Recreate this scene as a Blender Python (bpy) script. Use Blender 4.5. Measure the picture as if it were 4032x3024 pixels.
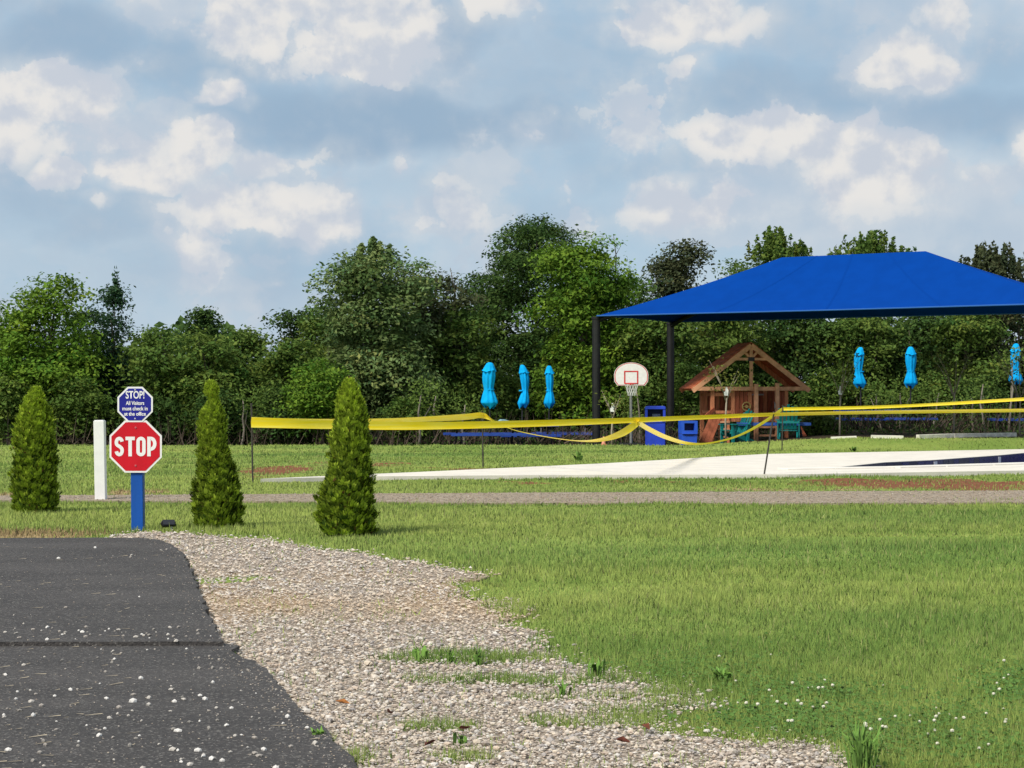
import bpy, bmesh, math, random
import numpy as np
from mathutils import Vector, Matrix
from mathutils.geometry import tessellate_polygon

random.seed(11)
rng = np.random.default_rng(11)
sc = bpy.context.scene
for o in list(bpy.data.objects):
    bpy.data.objects.remove(o, do_unlink=True)
col = sc.collection
R = math.radians

# ------------------------------------------------------------------ camera, sky, sun, exposure
EYE = 1.55          # camera height (m)
F = 2000.0          # focal length in pixels of the 1024 px wide frame
HZ = 393.0          # image row of the horizon
cam = bpy.data.cameras.new("camera")
cam.sensor_width = 36.0
cam.lens = 36.0 * F / 1024.0
cam.clip_start = 0.1
cam.clip_end = 6000
cam_o = bpy.data.objects.new("camera", cam)
cam_o.location = (0, 0, EYE)
cam_o.rotation_euler = (R(90) + math.atan((HZ - 384) / F), 0, 0)
col.objects.link(cam_o)
sc.camera = cam_o

EXPO = 1.55
sc.view_settings.view_transform = 'Standard'
sc.view_settings.look = 'None'
sc.view_settings.exposure = EXPO
sc.view_settings.gamma = 1.0
sc.view_settings.use_curve_mapping = False

SUN_EL, SUN_AZ = 48.0, 222.0     # azimuth clockwise from +Y: behind the camera, from its left
sun = bpy.data.lights.new("sun", 'SUN')
sun.energy = 1.5
sun.angle = R(20)
sun.color = (1.0, 0.93, 0.82)
sun_o = bpy.data.objects.new("sun", sun)
sdir = Vector((math.sin(R(SUN_AZ)) * math.cos(R(SUN_EL)), math.cos(R(SUN_AZ)) * math.cos(R(SUN_EL)), math.sin(R(SUN_EL))))
sun_o.rotation_euler = sdir.to_track_quat('Z', 'Y').to_euler()
sun_o.location = sdir * 200
col.objects.link(sun_o)

world = bpy.data.worlds.new("World")
sc.world = world
world.use_nodes = True


class NB:
    """small node-tree writer"""
    def __init__(self, nt):
        self.nt = nt
        nt.nodes.clear()

    def n(self, t, **kw):
        nd = self.nt.nodes.new(t)
        for k, v in kw.items():
            setattr(nd, k, v)
        return nd

    def link(self, a, b):
        self.nt.links.new(a, b)

    def put(self, sock, v):
        if isinstance(v, bpy.types.NodeSocket):
            self.link(v, sock)
        else:
            sock.default_value = v

    def math(self, op, a, b=0.0, c=0.0, clamp=False):
        nd = self.n('ShaderNodeMath', operation=op, use_clamp=clamp)
        self.put(nd.inputs[0], a); self.put(nd.inputs[1], b); self.put(nd.inputs[2], c)
        return nd.outputs[0]

    def vec(self, op, a, b=(0, 0, 0), c=(0, 0, 0)):
        nd = self.n('ShaderNodeVectorMath', operation=op)
        self.put(nd.inputs[0], a); self.put(nd.inputs[1], b)
        if op == 'MULTIPLY_ADD':
            self.put(nd.inputs[2], c)
        return nd.outputs['Value'] if op in ('LENGTH', 'DOT_PRODUCT') else nd.outputs[0]

    def rng(self, v, a, b, c=0.0, d=1.0, smooth=True):
        nd = self.n('ShaderNodeMapRange', interpolation_type='SMOOTHSTEP' if smooth else 'LINEAR')
        self.put(nd.inputs[0], v)
        for i, x in enumerate((a, b, c, d)):
            nd.inputs[i + 1].default_value = x
        return nd.outputs[0]

    def noise(self, v, scale, detail=4, rough=0.55, color=False, dim='3D'):
        nd = self.n('ShaderNodeTexNoise', noise_dimensions=dim)
        if v is not None:
            self.put(nd.inputs['Vector'], v)
        nd.inputs['Scale'].default_value = scale
        nd.inputs['Detail'].default_value = detail
        nd.inputs['Roughness'].default_value = rough
        return nd.outputs['Color'] if color else nd.outputs[0]

    def noise2(self, *a, **k):
        return self.noise(*a, dim='2D', **k)

    def mix(self, f, a, b, mode='MIX'):
        nd = self.n('ShaderNodeMix', data_type='RGBA', blend_type=mode)
        nd.clamp_factor = True
        self.put(nd.inputs[0], f)
        for s, v in ((nd.inputs[6], a), (nd.inputs[7], b)):
            if isinstance(v, tuple) and len(v) == 3:
                v = (*v, 1)
            self.put(s, v)
        return nd.outputs[2]


def px(vx):
    return vx / 2.16016 - 512.0


def py(vy):
    return HZ - vy / 2.16016


def build_sky():
    nb = NB(world.node_tree)
    SKY = 0.09
    out = nb.n('ShaderNodeOutputWorld')
    bg = nb.n('ShaderNodeBackground')
    bg.inputs[1].default_value = SKY
    nb.link(bg.outputs[0], out.inputs[0])
    sky = nb.n('ShaderNodeTexSky', sky_type='NISHITA')
    sky.sun_disc = False
    sky.sun_elevation = R(SUN_EL)
    sky.sun_rotation = R(SUN_AZ)
    sky.air_density = 1.0
    sky.dust_density = 1.5
    sky.ozone_density = 1.2
    tc = nb.n('ShaderNodeTexCoord')
    sp = nb.n('ShaderNodeSeparateXYZ')
    nb.link(tc.outputs['Generated'], sp.inputs[0])
    az = nb.math('ARCTAN2', sp.outputs[0], sp.outputs[1])
    el = nb.math('ARCSINE', sp.outputs[2])
    cb = nb.n('ShaderNodeCombineXYZ')
    nb.link(nb.math('MULTIPLY', az, F), cb.inputs[0])
    nb.link(nb.math('MULTIPLY', el, F), cb.inputs[1])
    P = cb.outputs[0]
    # ellipses of cloud are broken up by billowing noise of the direction itself
    w1 = nb.noise2(P, 1 / 85.0, 3, 0.5, color=True)
    PW = nb.vec('ADD', P, nb.vec('MULTIPLY_ADD', w1, (74, 46, 0), (-37, -23, 0)))
    w2 = nb.noise2(P, 1 / 130.0, 4, 0.55, color=True)
    PS = nb.vec('ADD', P, nb.vec('MULTIPLY_ADD', w2, (110, 60, 0), (-55, -30, 0)))

    def billow(p, dx=0.0, dy=0.0):
        """cauliflower noise: rounded lumps of falling size"""
        q = nb.vec('ADD', p, (dx, dy, 0)) if (dx or dy) else p
        wz = nb.noise2(q, 1 / 30.0, 3, 0.5, color=True)
        q = nb.vec('ADD', q, nb.vec('MULTIPLY_ADD', wz, (16, 14, 0), (-8, -7, 0)))
        acc = None
        for sc_, am in ((80.0, .50), (38.0, .30), (17.0, .17)):
            v = nb.n('ShaderNodeTexVoronoi', feature='SMOOTH_F1', voronoi_dimensions='2D')
            v.inputs['Scale'].default_value = 1 / sc_
            v.inputs['Smoothness'].default_value = .35
            nb.link(nb.vec('MULTIPLY', q, (.8, 1.15, 1)), v.inputs['Vector'])
            t = nb.math('MULTIPLY_ADD', v.outputs['Distance'], -am, am * .85)
            acc = t if acc is None else nb.math('ADD', acc, t)
        f = nb.noise2(q, 1 / 22.0, 6, .62)
        return nb.math('ADD', acc, nb.math('MULTIPLY_ADD', f, .55, -.275))
    B0 = billow(P)
    B1 = billow(P, -10.0, 14.0)        # the same lumps a little towards the sun
    emboss = nb.math('SUBTRACT', B0, B1)

    def ell(p, cx, cy, rx, ry, w, soft):
        x, y = px(cx), py(cy)
        a, b = rx / 2.16, ry / 2.16
        q = nb.vec('MULTIPLY_ADD', p, (1 / a, 1 / b, 0), (-x / a, -y / b, 0))
        l = nb.vec('LENGTH', q)
        return nb.rng(l, 1 + soft, 1 - soft, 0.0, w)

    def field(p, lst):
        acc = None
        for e in lst:
            v = ell(p, *e)
            acc = v if acc is None else nb.math('MAXIMUM', acc, v)
        return acc

    white = [
        (545, 45, 85, 85, 1.0, .35), (790, 115, 145, 75, .95, .45), (700, 20, 240, 60, .75, .5), (880, 60, 55, 70, .9, .4),
        (725, 165, 60, 30, .6, .6), (110, 225, 135, 62, 1.0, .28), (25, 270, 70, 60, 1.0, .3), (240, 315, 235, 75, .55, .25),
        (430, 325, 70, 55, .95, .25), (330, 375, 95, 40, .9, .3), (165, 395, 62, 30, .95, .25), (60, 330, 90, 45, .6, .3),
        (472, 218, 50, 32, .95, .5), (560, 460, 165, 52, .85, .3), (430, 535, 60, 70, .6, .3), (690, 480, 75, 60, .75, .35),
        (600, 360, 120, 34, .5, .5), (970, 445, 110, 60, .5, .45), (850, 350, 35, 30, .5, .5), (1480, 62, 155, 42, .95, .4),
        (1560, 45, 60, 50, .85, .4), (1940, 165, 88, 50, 1.0, .38), (1650, 305, 175, 48, .98, .42), (1880, 375, 135, 72, .98, .38),
        (1855, 305, 38, 35, 1.0, .4), (1960, 345, 75, 50, .9, .4), (1390, 270, 120, 90, .5, .6), (1500, 445, 150, 45, .65, .5),
        (1540, 425, 62, 40, .85, .5), (1060, 10, 70, 28, .85, .5), (2040, 60, 55, 45, .6, .6), (2195, 345, 45, 45, .7, .5),
        (1480, 150, 60, 25, .6, .5), (1200, 400, 60, 40, .35, .6), (1140, 265, 30, 30, .45, .6), (1250, 470, 80, 30, .4, .5),
        (2110, 395, 60, 30, .35, .7), (2150, 10, 90, 25, .5, .6), (1900, 450, 110, 40, .5, .6), (240, 440, 30, 14, .45, .5),
    ]
    dark = [
        (190, 110, 240, 75, .85, .7), (430, 150, 260, 95, .7, .8), (820, 260, 400, 85, 1.0, .6), (640, 290, 220, 55, .8, .7),
        (1000, 75, 120, 90, .8, .7), (1250, 150, 220, 150, .5, .8), (1700, 215, 300, 80, .75, .75), (2080, 255, 240, 70, .85, .7),
        (1700, 100, 220, 100, .5, .8), (1480, 345, 380, 40, .5, .85), (1000, 200, 300, 110, .6, .8), (70, 410, 150, 110, .6, .7),
        (620, 560, 200, 110, .55, .7), (240, 480, 180, 80, .6, .7), (2130, 150, 120, 90, .55, .8), (300, 550, 260, 90, .4, .85),
        (1250, 340, 110, 80, .45, .8), (1960, 352, 45, 20, .6, .6), (900, 400, 200, 50, .35, .85), (1150, 480, 200, 60, .35, .85),
    ]
    Wf = field(PW, [(c[0], c[1], c[2] * 1.08, c[3] * 1.08, c[4], min(.95, c[5] + .5)) for c in white])
    D = field(PS, dark)
    # elsewhere in the sky: the same kind of broken cumulus, at random
    away = nb.rng(nb.vec('LENGTH', nb.vec('MULTIPLY', P, (1 / 620.0, 1 / 480.0, 0))), 0.95, 1.25)
    gen = nb.noise(tc.outputs['Generated'], 4.5, 7, 0.58)
    gw = nb.math('MULTIPLY', nb.rng(gen, 0.48, 0.66), away)
    gd = nb.math('MULTIPLY', nb.rng(nb.noise(tc.outputs['Generated'], 3.1, 4, 0.5), 0.45, 0.65), away)
    Wf = nb.math('MAXIMUM', Wf, nb.math('MULTIPLY', gw, 0.9))
    D = nb.math('MAXIMUM', D, nb.math('MULTIPLY', gd, 0.8))
    # crisp billowing rim: soft coverage plus lumps, cut at a threshold
    BW = nb.math('ADD', B0, nb.math('MULTIPLY_ADD', nb.noise2(P, 1 / 55.0, 5, .62), 1.5, -.75))
    cut = nb.math('MULTIPLY_ADD', BW, 1.0, nb.math('MULTIPLY_ADD', Wf, 1.25, nb.math('MULTIPLY_ADD', D, -.22, -.50)))
    edge = nb.rng(nb.noise2(P, 1 / 110.0, 2, .5), .38, .62, 5.0, 2.0)
    crisp = nb.rng(nb.math('MULTIPLY', nb.math('SUBTRACT', cut, .16), edge), 0.0, 1.0)
    W = nb.math('MULTIPLY', crisp, nb.rng(Wf, .05, .75, .35, 1.0))
    hazew = nb.math('MULTIPLY', nb.rng(nb.math('MULTIPLY_ADD', B0, .5, Wf), .0, 1.1), .55)
    W = nb.math('MAXIMUM', W, hazew)
    k = 1.0 / (SKY * 2 ** EXPO)
    sc3 = lambda c: tuple(x * k for x in c)
    # thin layered veil between the heaps, itself with ragged rims
    vn = nb.noise2(nb.vec('MULTIPLY', P, (.6, 1.3, 1)), 1 / 150.0, 7, .56)
    vn = nb.math('MULTIPLY_ADD', B0, .16, vn)
    veil = nb.mix(nb.rng(vn, .46, .60), sc3((.385, .525, .655)), sc3((.455, .565, .67)))
    veil = nb.mix(nb.math('MULTIPLY', nb.rng(vn, .64, .70), .6), veil, sc3((.53, .61, .685)))
    low = nb.rng(el, 0.0, 0.14, 1.0, 0.0)
    veil = nb.mix(nb.math('MULTIPLY', low, .5), veil, sc3((.415, .555, .705)))
    c0 = nb.mix(0.93, sky.outputs[0], veil)
    dn = nb.math('MULTIPLY_ADD', B0, .55, nb.math('MULTIPLY_ADD', D, 1.0, -.33))
    Dm = nb.math('MULTIPLY', nb.math('ADD', nb.math('MULTIPLY', nb.rng(dn, -.1, .9), .65), nb.math('MULTIPLY', D, .35)), .95)
    c1 = nb.mix(Dm, c0, sc3((.305, .435, .58)))
    # pale grey second deck of cloud behind the bright heaps, ragged at its rims
    g1 = nb.noise2(nb.vec('MULTIPLY', P, (.75, 1.2, 1)), 1 / 120.0, 6, .55)
    gcut = nb.math('MULTIPLY_ADD', BW, .55, nb.math('MULTIPLY_ADD', g1, 2.6, nb.math('MULTIPLY_ADD', Wf, .75, nb.math('MULTIPLY_ADD', D, -.80, -1.38))))
    gl = nb.math('MAXIMUM', nb.math('MULTIPLY', nb.rng(gcut, .0, .22), .62), nb.math('MULTIPLY', nb.rng(gcut, -.3, .5), .55))
    gcol = nb.mix(nb.rng(nb.noise2(P, 1 / 90.0, 4, .5), .35, .65), sc3((.455, .545, .655)), sc3((.57, .625, .695)))
    c1 = nb.mix(gl, c1, gcol)
    lit = nb.math('ADD', nb.math('MULTIPLY', emboss, 1.25), nb.math('MULTIPLY_ADD', nb.noise2(P, 1 / 75.0, 4, .55), 2.6, -.85))
    wc = nb.mix(nb.rng(lit, .05, .85), sc3((.575, .62, .695)), sc3((.80, .785, .765)))
    c2 = nb.mix(W, c1, wc)
    nb.link(c2, bg.inputs[0])


build_sky()

# ------------------------------------------------------------------ helpers
def mat(name, color, rough=0.6, spec=0.3, noise=0.0, nscale=8.0, bump=0.0, bscale=40.0, metal=0.0, stretch=None):
    """principled material: base colour broken up by object-space noise"""
    m = bpy.data.materials.new(name)
    m.use_nodes = True
    nb = NB(m.node_tree)
    out = nb.n('ShaderNodeOutputMaterial')
    b = nb.n('ShaderNodeBsdfPrincipled')
    nb.link(b.outputs[0], out.inputs[0])
    b.inputs['Roughness'].default_value = rough
    b.inputs['Specular IOR Level'].default_value = spec
    b.inputs['Metallic'].default_value = metal
    tc = nb.n('ShaderNodeTexCoord')
    v = tc.outputs['Object']
    if stretch:
        v = nb.vec('MULTIPLY', v, stretch)
    if noise > 0:
        f = nb.noise(v, nscale, 5, .6)
        lo = tuple(max(0, c * (1 - noise)) for c in color)
        hi = tuple(c * (1 + noise) for c in color)
        nb.link(nb.mix(nb.rng(f, .3, .7), lo, hi), b.inputs['Base Color'])
    else:
        b.inputs['Base Color'].default_value = (*color, 1)
    if bump > 0:
        bp = nb.n('ShaderNodeBump')
        bp.inputs['Strength'].default_value = bump
        bp.inputs['Distance'].default_value = 0.01
        nb.link(nb.noise(v, bscale, 5, .6), bp.inputs['Height'])
        nb.link(bp.outputs[0], b.inputs['Normal'])
    return m


def colmat(name, rough=0.7, trans=0.0, spec=0.25, up=0.0):
    """material that takes each piece's own colour from the 'tone' attribute; leaves let some light through"""
    m = bpy.data.materials.new(name)
    m.use_nodes = True
    nb = NB(m.node_tree)
    out = nb.n('ShaderNodeOutputMaterial')
    at = nb.n('ShaderNodeAttribute', attribute_name='tone')
    c = at.outputs['Color']
    b = nb.n('ShaderNodeBsdfPrincipled')
    if up > 0:
        ge = nb.n('ShaderNodeNewGeometry')
        nn = nb.vec('NORMALIZE', nb.vec('MULTIPLY_ADD', ge.outputs['Normal'], (1 - up,) * 3, (0, 0, up)))
        nb.link(nn, b.inputs['Normal'])
    b.inputs['Roughness'].default_value = rough
    b.inputs['Specular IOR Level'].default_value = spec
    nb.link(c, b.inputs['Base Color'])
    if trans > 0:
        t = nb.n('ShaderNodeBsdfTranslucent')
        nb.link(c, t.inputs[0])
        mx = nb.n('ShaderNodeMixShader')
        mx.inputs[0].default_value = trans
        nb.link(b.outputs[0], mx.inputs[1]); nb.link(t.outputs[0], mx.inputs[2])
        nb.link(mx.outputs[0], out.inputs[0])
    else:
        nb.link(b.outputs[0], out.inputs[0])
    return m


def tag(o, label=None, cat=None, group=None, kind=None):
    if label: o['label'] = label
    if cat: o['category'] = cat
    if group: o['group'] = group
    if kind: o['kind'] = kind
    return o


def empty(name, loc, rz=0.0):
    o = bpy.data.objects.new(name, None)
    o.location = loc
    o.rotation_euler = (0, 0, rz)
    o.empty_display_size = 0.2
    col.objects.link(o)
    return o


def link(name, me, parent=None, loc=(0, 0, 0), rot=(0, 0, 0)):
    o = bpy.data.objects.new(name, me)
    o.location = loc
    o.rotation_euler = rot
    o.parent = parent
    col.objects.link(o)
    return o


def copy_tree(o, parent=None):
    c = o.copy()
    col.objects.link(c)
    c.parent = parent
    for ch in [x for x in bpy.data.objects if x.parent == o]:
        copy_tree(ch, c)
    return c


def npmesh(name, verts, faces_flat, nper, m, tone=None, smooth=False):
    """mesh from numpy arrays; every face has nper corners"""
    me = bpy.data.meshes.new(name)
    nv = len(verts)
    nf = len(faces_flat) // nper
    me.vertices.add(nv)
    me.vertices.foreach_set('co', np.ascontiguousarray(verts, dtype=np.float32).ravel())
    me.loops.add(nf * nper)
    me.loops.foreach_set('vertex_index', np.ascontiguousarray(faces_flat, dtype=np.int32).ravel())
    me.polygons.add(nf)
    me.polygons.foreach_set('loop_start', np.arange(0, nf * nper, nper, dtype=np.int32))
    me.update(calc_edges=True)
    if tone is not None:
        a = me.attributes.new('tone', 'FLOAT_COLOR', 'POINT')
        t = np.ones((nv, 4), dtype=np.float32)
        t[:, :3] = tone
        a.data.foreach_set('color', t.ravel())
    me.materials.append(m)
    me.polygons.foreach_set('use_smooth', np.full(nf, smooth, dtype=bool))
    me.validate()
    return me


class MB:
    """collects boxes, bars, tubes and prisms for ONE mesh"""
    def __init__(self):
        self.v = []; self.f = []

    def add(self, vs, fs):
        k = len(self.v)
        self.v += [tuple(x) for x in vs]
        self.f += [tuple(i + k for i in f) for f in fs]
        return self

    def box(self, c, s, rot=None):
        hx, hy, hz = s[0] / 2, s[1] / 2, s[2] / 2
        vs = [Vector((x, y, z)) for z in (-hz, hz) for x, y in ((-hx, -hy), (hx, -hy), (hx, hy), (-hx, hy))]
        if rot is not None:
            vs = [rot @ v for v in vs]
        vs = [v + Vector(c) for v in vs]
        return self.add(vs, [(3, 2, 1, 0), (4, 5, 6, 7), (0, 1, 5, 4), (1, 2, 6, 5), (2, 3, 7, 6), (3, 0, 4, 7)])

    def bar(self, a, b, w, h, up=(0, 0, 1)):
        a, b = Vector(a), Vector(b)
        d = (b - a).normalized()
        u = Vector(up)
        s = d.cross(u)
        if s.length < 1e-4:
            s = d.cross(Vector((0, 1, 0)))
        s.normalize()
        u = s.cross(d).normalized()
        vs = []
        for p in (a, b):
            for x, y in ((-1, -1), (1, -1), (1, 1), (-1, 1)):
                vs.append(p + s * (x * w / 2) + u * (y * h / 2))
        return self.add(vs, [(3, 2, 1, 0), (4, 5, 6, 7), (0, 1, 5, 4), (1, 2, 6, 5), (2, 3, 7, 6), (3, 0, 4, 7)])

    def tube(self, pts, rad, n=8, cap=True):
        pts = [Vector(p) for p in pts]
        if not hasattr(rad, '__len__'):
            rad = [rad] * len(pts)
        vs = []; fs = []
        ref = None
        for i, p in enumerate(pts):
            d = (pts[min(i + 1, len(pts) - 1)] - pts[max(i - 1, 0)]).normalized()
            if ref is None:
                ref = d.cross(Vector((0.3, 1, 0.1)))
                if ref.length < .05: ref = d.cross(Vector((1, 0, 0)))
            ref = (ref - d * ref.dot(d)).normalized()
            b = d.cross(ref)
            for k in range(n):
                a = 2 * math.pi * k / n
                vs.append(p + (ref * math.cos(a) + b * math.sin(a)) * rad[i])
        for i in range(len(pts) - 1):
            for k in range(n):
                k2 = (k + 1) % n
                fs.append((i * n + k, i * n + k2, (i + 1) * n + k2, (i + 1) * n + k))
        if cap:
            fs.append(tuple(range(n - 1, -1, -1)))
            fs.append(tuple((len(pts) - 1) * n + k for k in range(n)))
        return self.add(vs, fs)

    def prism(self, poly, y0, y1):
        """outline in x,z given depth along y"""
        n = len(poly)
        vs = [(x, y0, z) for x, z in poly] + [(x, y1, z) for x, z in poly]
        fs = [tuple(range(n)), tuple(range(2 * n - 1, n - 1, -1))]
        fs += [(i, n + i, n + (i + 1) % n, (i + 1) % n) for i in range(n)]
        return self.add(vs, fs)

    def slab(self, poly, z0, z1):
        """outline in x,y (counter-clockwise), top at z1"""
        n = len(poly)
        vs = [(x, y, z1) for x, y in poly] + [(x, y, z0) for x, y in poly]
        tri = tessellate_polygon([[Vector((x, y, 0)) for x, y in poly]])
        fs = []
        for t in tri:
            a, b, c = [Vector((*poly[i], 0)) for i in t]
            fs.append(tuple(t) if (b - a).cross(c - a).z > 0 else tuple(reversed(t)))
        area = sum(poly[i][0] * poly[(i + 1) % n][1] - poly[(i + 1) % n][0] * poly[i][1] for i in range(n))
        for i in range(n):
            j = (i + 1) % n
            fs.append((i, n + i, n + j, j) if area > 0 else (j, n + j, n + i, i))
        return self.add(vs, fs)

    def mesh(self, name, m, smooth=False, bevel=0.0):
        me = bpy.data.meshes.new(name)
        me.from_pydata(self.v, [], self.f)
        me.materials.append(m)
        if bevel > 0:
            bm = bmesh.new(); bm.from_mesh(me)
            bmesh.ops.bevel(bm, geom=[e for e in bm.edges if len(e.link_faces) == 2 and e.calc_face_angle(0) > 0.5],
                            offset=bevel, segments=2, affect='EDGES', profile=0.5)
            bm.to_mesh(me); bm.free()
        bm = bmesh.new(); bm.from_mesh(me)
        bmesh.ops.recalc_face_normals(bm, faces=bm.faces)
        bm.to_mesh(me); bm.free()
        if smooth:
            me.polygons.foreach_set('use_smooth', [True] * len(me.polygons))
        me.update()
        return me

    def build(self, name, m, parent=None, loc=(0, 0, 0), rot=(0, 0, 0), smooth=False, bevel=0.0):
        return link(name, self.mesh(name, m, smooth, bevel), parent, loc, rot)


def in_poly(x, y, poly):
    inside = np.zeros(x.shape, dtype=bool)
    n = len(poly)
    for i in range(n):
        x0, y0 = poly[i]; x1, y1 = poly[(i + 1) % n]
        if y0 == y1: continue
        c = ((y0 > y) != (y1 > y)) & (x < (x1 - x0) * (y - y0) / (y1 - y0) + x0)
        inside ^= c
    return inside


def waves(x, y, scale, seed, n=5, aniso=1.0):
    """cheap smooth 2-D noise, about -1..1"""
    r = np.random.default_rng(seed)
    s = np.zeros_like(x)
    for i in range(n):
        a = r.uniform(0, 2 * math.pi); k = 2 * math.pi / (scale * r.uniform(.6, 1.7))
        s = s + np.sin(k * (x * math.cos(a) / aniso + y * math.sin(a)) + r.uniform(0, 6.28))
    return s / math.sqrt(n * 1.3)


def sstep(x, a, b):
    t = np.clip((x - a) / (b - a), 0, 1)
    return t * t * (3 - 2 * t)


def gpt(vx, vy, z=0.0):
    """a point of the ground plane read off the photograph"""
    Y = (EYE - z) * F / (vy / 2.16016 - HZ)
    return ((vx / 2.16016 - 512) * Y / F, Y)


def XA(vx, Y):
    return (vx / 2.16016 - 512) * Y / F


def ZA(vy, Y):
    return EYE - (vy / 2.16016 - HZ) * Y / F


# ------------------------------------------------------------------ outlines on the ground
DECK_FRONT = [(-4.4, 35.0), (-2.55, 36.0), (0.8, 36.6), (5.1, 36.9), (9.9, 38.75), (16, 41.0), (26, 44.5)]
DECK_BACK = [(26, 57.5), (18, 56.5), (13.7, 53.5), (6.2, 49.2), (1.9, 42.6), (-1.8, 38.0)]
DECK = DECK_FRONT + DECK_BACK
POOL_NEAR = [(7.5, 40.25), (8.6, 41.0), (10.9, 42.6), (16.0, 45.4), (23.0, 48.0)]
POOL_FAR = [(6.45, 40.2), (8.1, 43.4), (9.4, 44.8), (11.7, 48.2), (12.85, 50.2), (15.5, 52.6), (23.0, 54.0)]
POOL = POOL_NEAR + POOL_FAR[::-1]
PATH = [gpt(-900, 1083), gpt(0, 1082.5), gpt(500, 1084), gpt(1100, 1088), gpt(1700, 1088.5), gpt(2212, 1087), gpt(3000, 1085),
        gpt(3000, 1058), gpt(2212, 1061), gpt(1700, 1063), gpt(1100, 1066), gpt(560, 1069), gpt(0, 1072), gpt(-900, 1073)]
ASPH_FAR = [gpt(x, y, .06) for x, y in ((-900, 1390), (478, 1387), (469, 1364), (462, 1345), (450, 1325), (440, 1300), (433, 1282), (425, 1258), (416, 1234),
                                      (403, 1208), (388, 1190), (366, 1175), (338, 1166), (300, 1162.5), (200, 1162), (0, 1163), (-900, 1167))]
ASPH_NEAR = [gpt(x, y, .04) for x, y in ((-300, 2500), (1020, 2500), (850, 1800), (770, 1648), (748, 1622), (722, 1598), (706, 1575), (690, 1562), (668, 1549), (640, 1520), (622, 1496),
                                       (600, 1476), (583, 1452), (560, 1436), (548, 1427), (520, 1417), (500, 1409), (506, 1399), (514, 1394), (488, 1388.5), (-900, 1388.5))]
ASPH = ASPH_NEAR[:-1] + ASPH_FAR[1:]
GRAVEL_ = [gpt(x, y) for x, y in ((255, 1153), (300, 1147), (400, 1150), (520, 1162), (640, 1176), (740, 1192), (860, 1208), (960, 1224), (1010, 1233), (1065, 1241),
                                (1035, 1250), (985, 1264), (985, 1280), (1030, 1292), (1120, 1309), (1150, 1326), (1070, 1345), (1150, 1372), (1205, 1398), (1190, 1425),
                                (1330, 1450), (1480, 1480), (1500, 1508), (1430, 1530), (1440, 1575), (1700, 1606), (1850, 1625), (1870, 1680), (2000, 1800), (2050, 2500), (0, 2500), (0, 1300))]
def ragged(poly, step, amp, seed):
    """outline subdivided and pushed about by smooth noise"""
    out = []
    for i in range(len(poly)):
        a = np.array(poly[i]); b = np.array(poly[(i + 1) % len(poly)])
        L = np.linalg.norm(b - a); n = max(1, int(L / step)) if L < 9 else 1
        out += [tuple(a + (b - a) * k / n) for k in range(n)]
    q = np.array(out)
    dx = waves(q[:, 0], q[:, 1], .7, seed, 6) * amp + waves(q[:, 0], q[:, 1], .22, seed + 1, 6) * amp * .6
    dy = waves(q[:, 0], q[:, 1], .8, seed + 2, 6) * amp * 1.6 + waves(q[:, 0], q[:, 1], .25, seed + 3, 6) * amp * .9
    return [(float(x + p), float(y + r)) for (x, y), p, r in zip(out, dx, dy)]


GRAVEL = ragged(GRAVEL_, .10, .08, 51)
# tongues of grass growing through the gravel: x, y, rx, ry in view pixels, density
TONGUES = [(1010, 1424, 175, 11, .8), (1150, 1472, 260, 9, .55), (960, 1572, 95, 8, .5), (1330, 1560, 190, 12, .45), (1400, 1532, 120, 12, .5), (700, 1600, 22, 8, .5),
           (1130, 1318, 90, 14, .55), (1040, 1262, 70, 6, .5), (1000, 1640, 70, 10, .25), (1480, 1500, 90, 10, .6), (1240, 1508, 130, 6, .3), (780, 1640, 40, 12, .35)]


def ground_z(x, y):
    x = np.asarray(x, dtype=float); y = np.asarray(y, dtype=float)
    r = sstep(x, 4.5, 10.0)
    z = -0.2 * sstep(y, 60.0, 62.0) * (1 - r) + 0.27 * sstep(y, 53.5, 57.0) * r
    z = z - 0.02 - 0.012 * waves(x, y, 3.0, 5)
    return z


def gz(x, y):
    return float(ground_z(np.array([x]), np.array([y]))[0]) - 0.01


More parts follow.
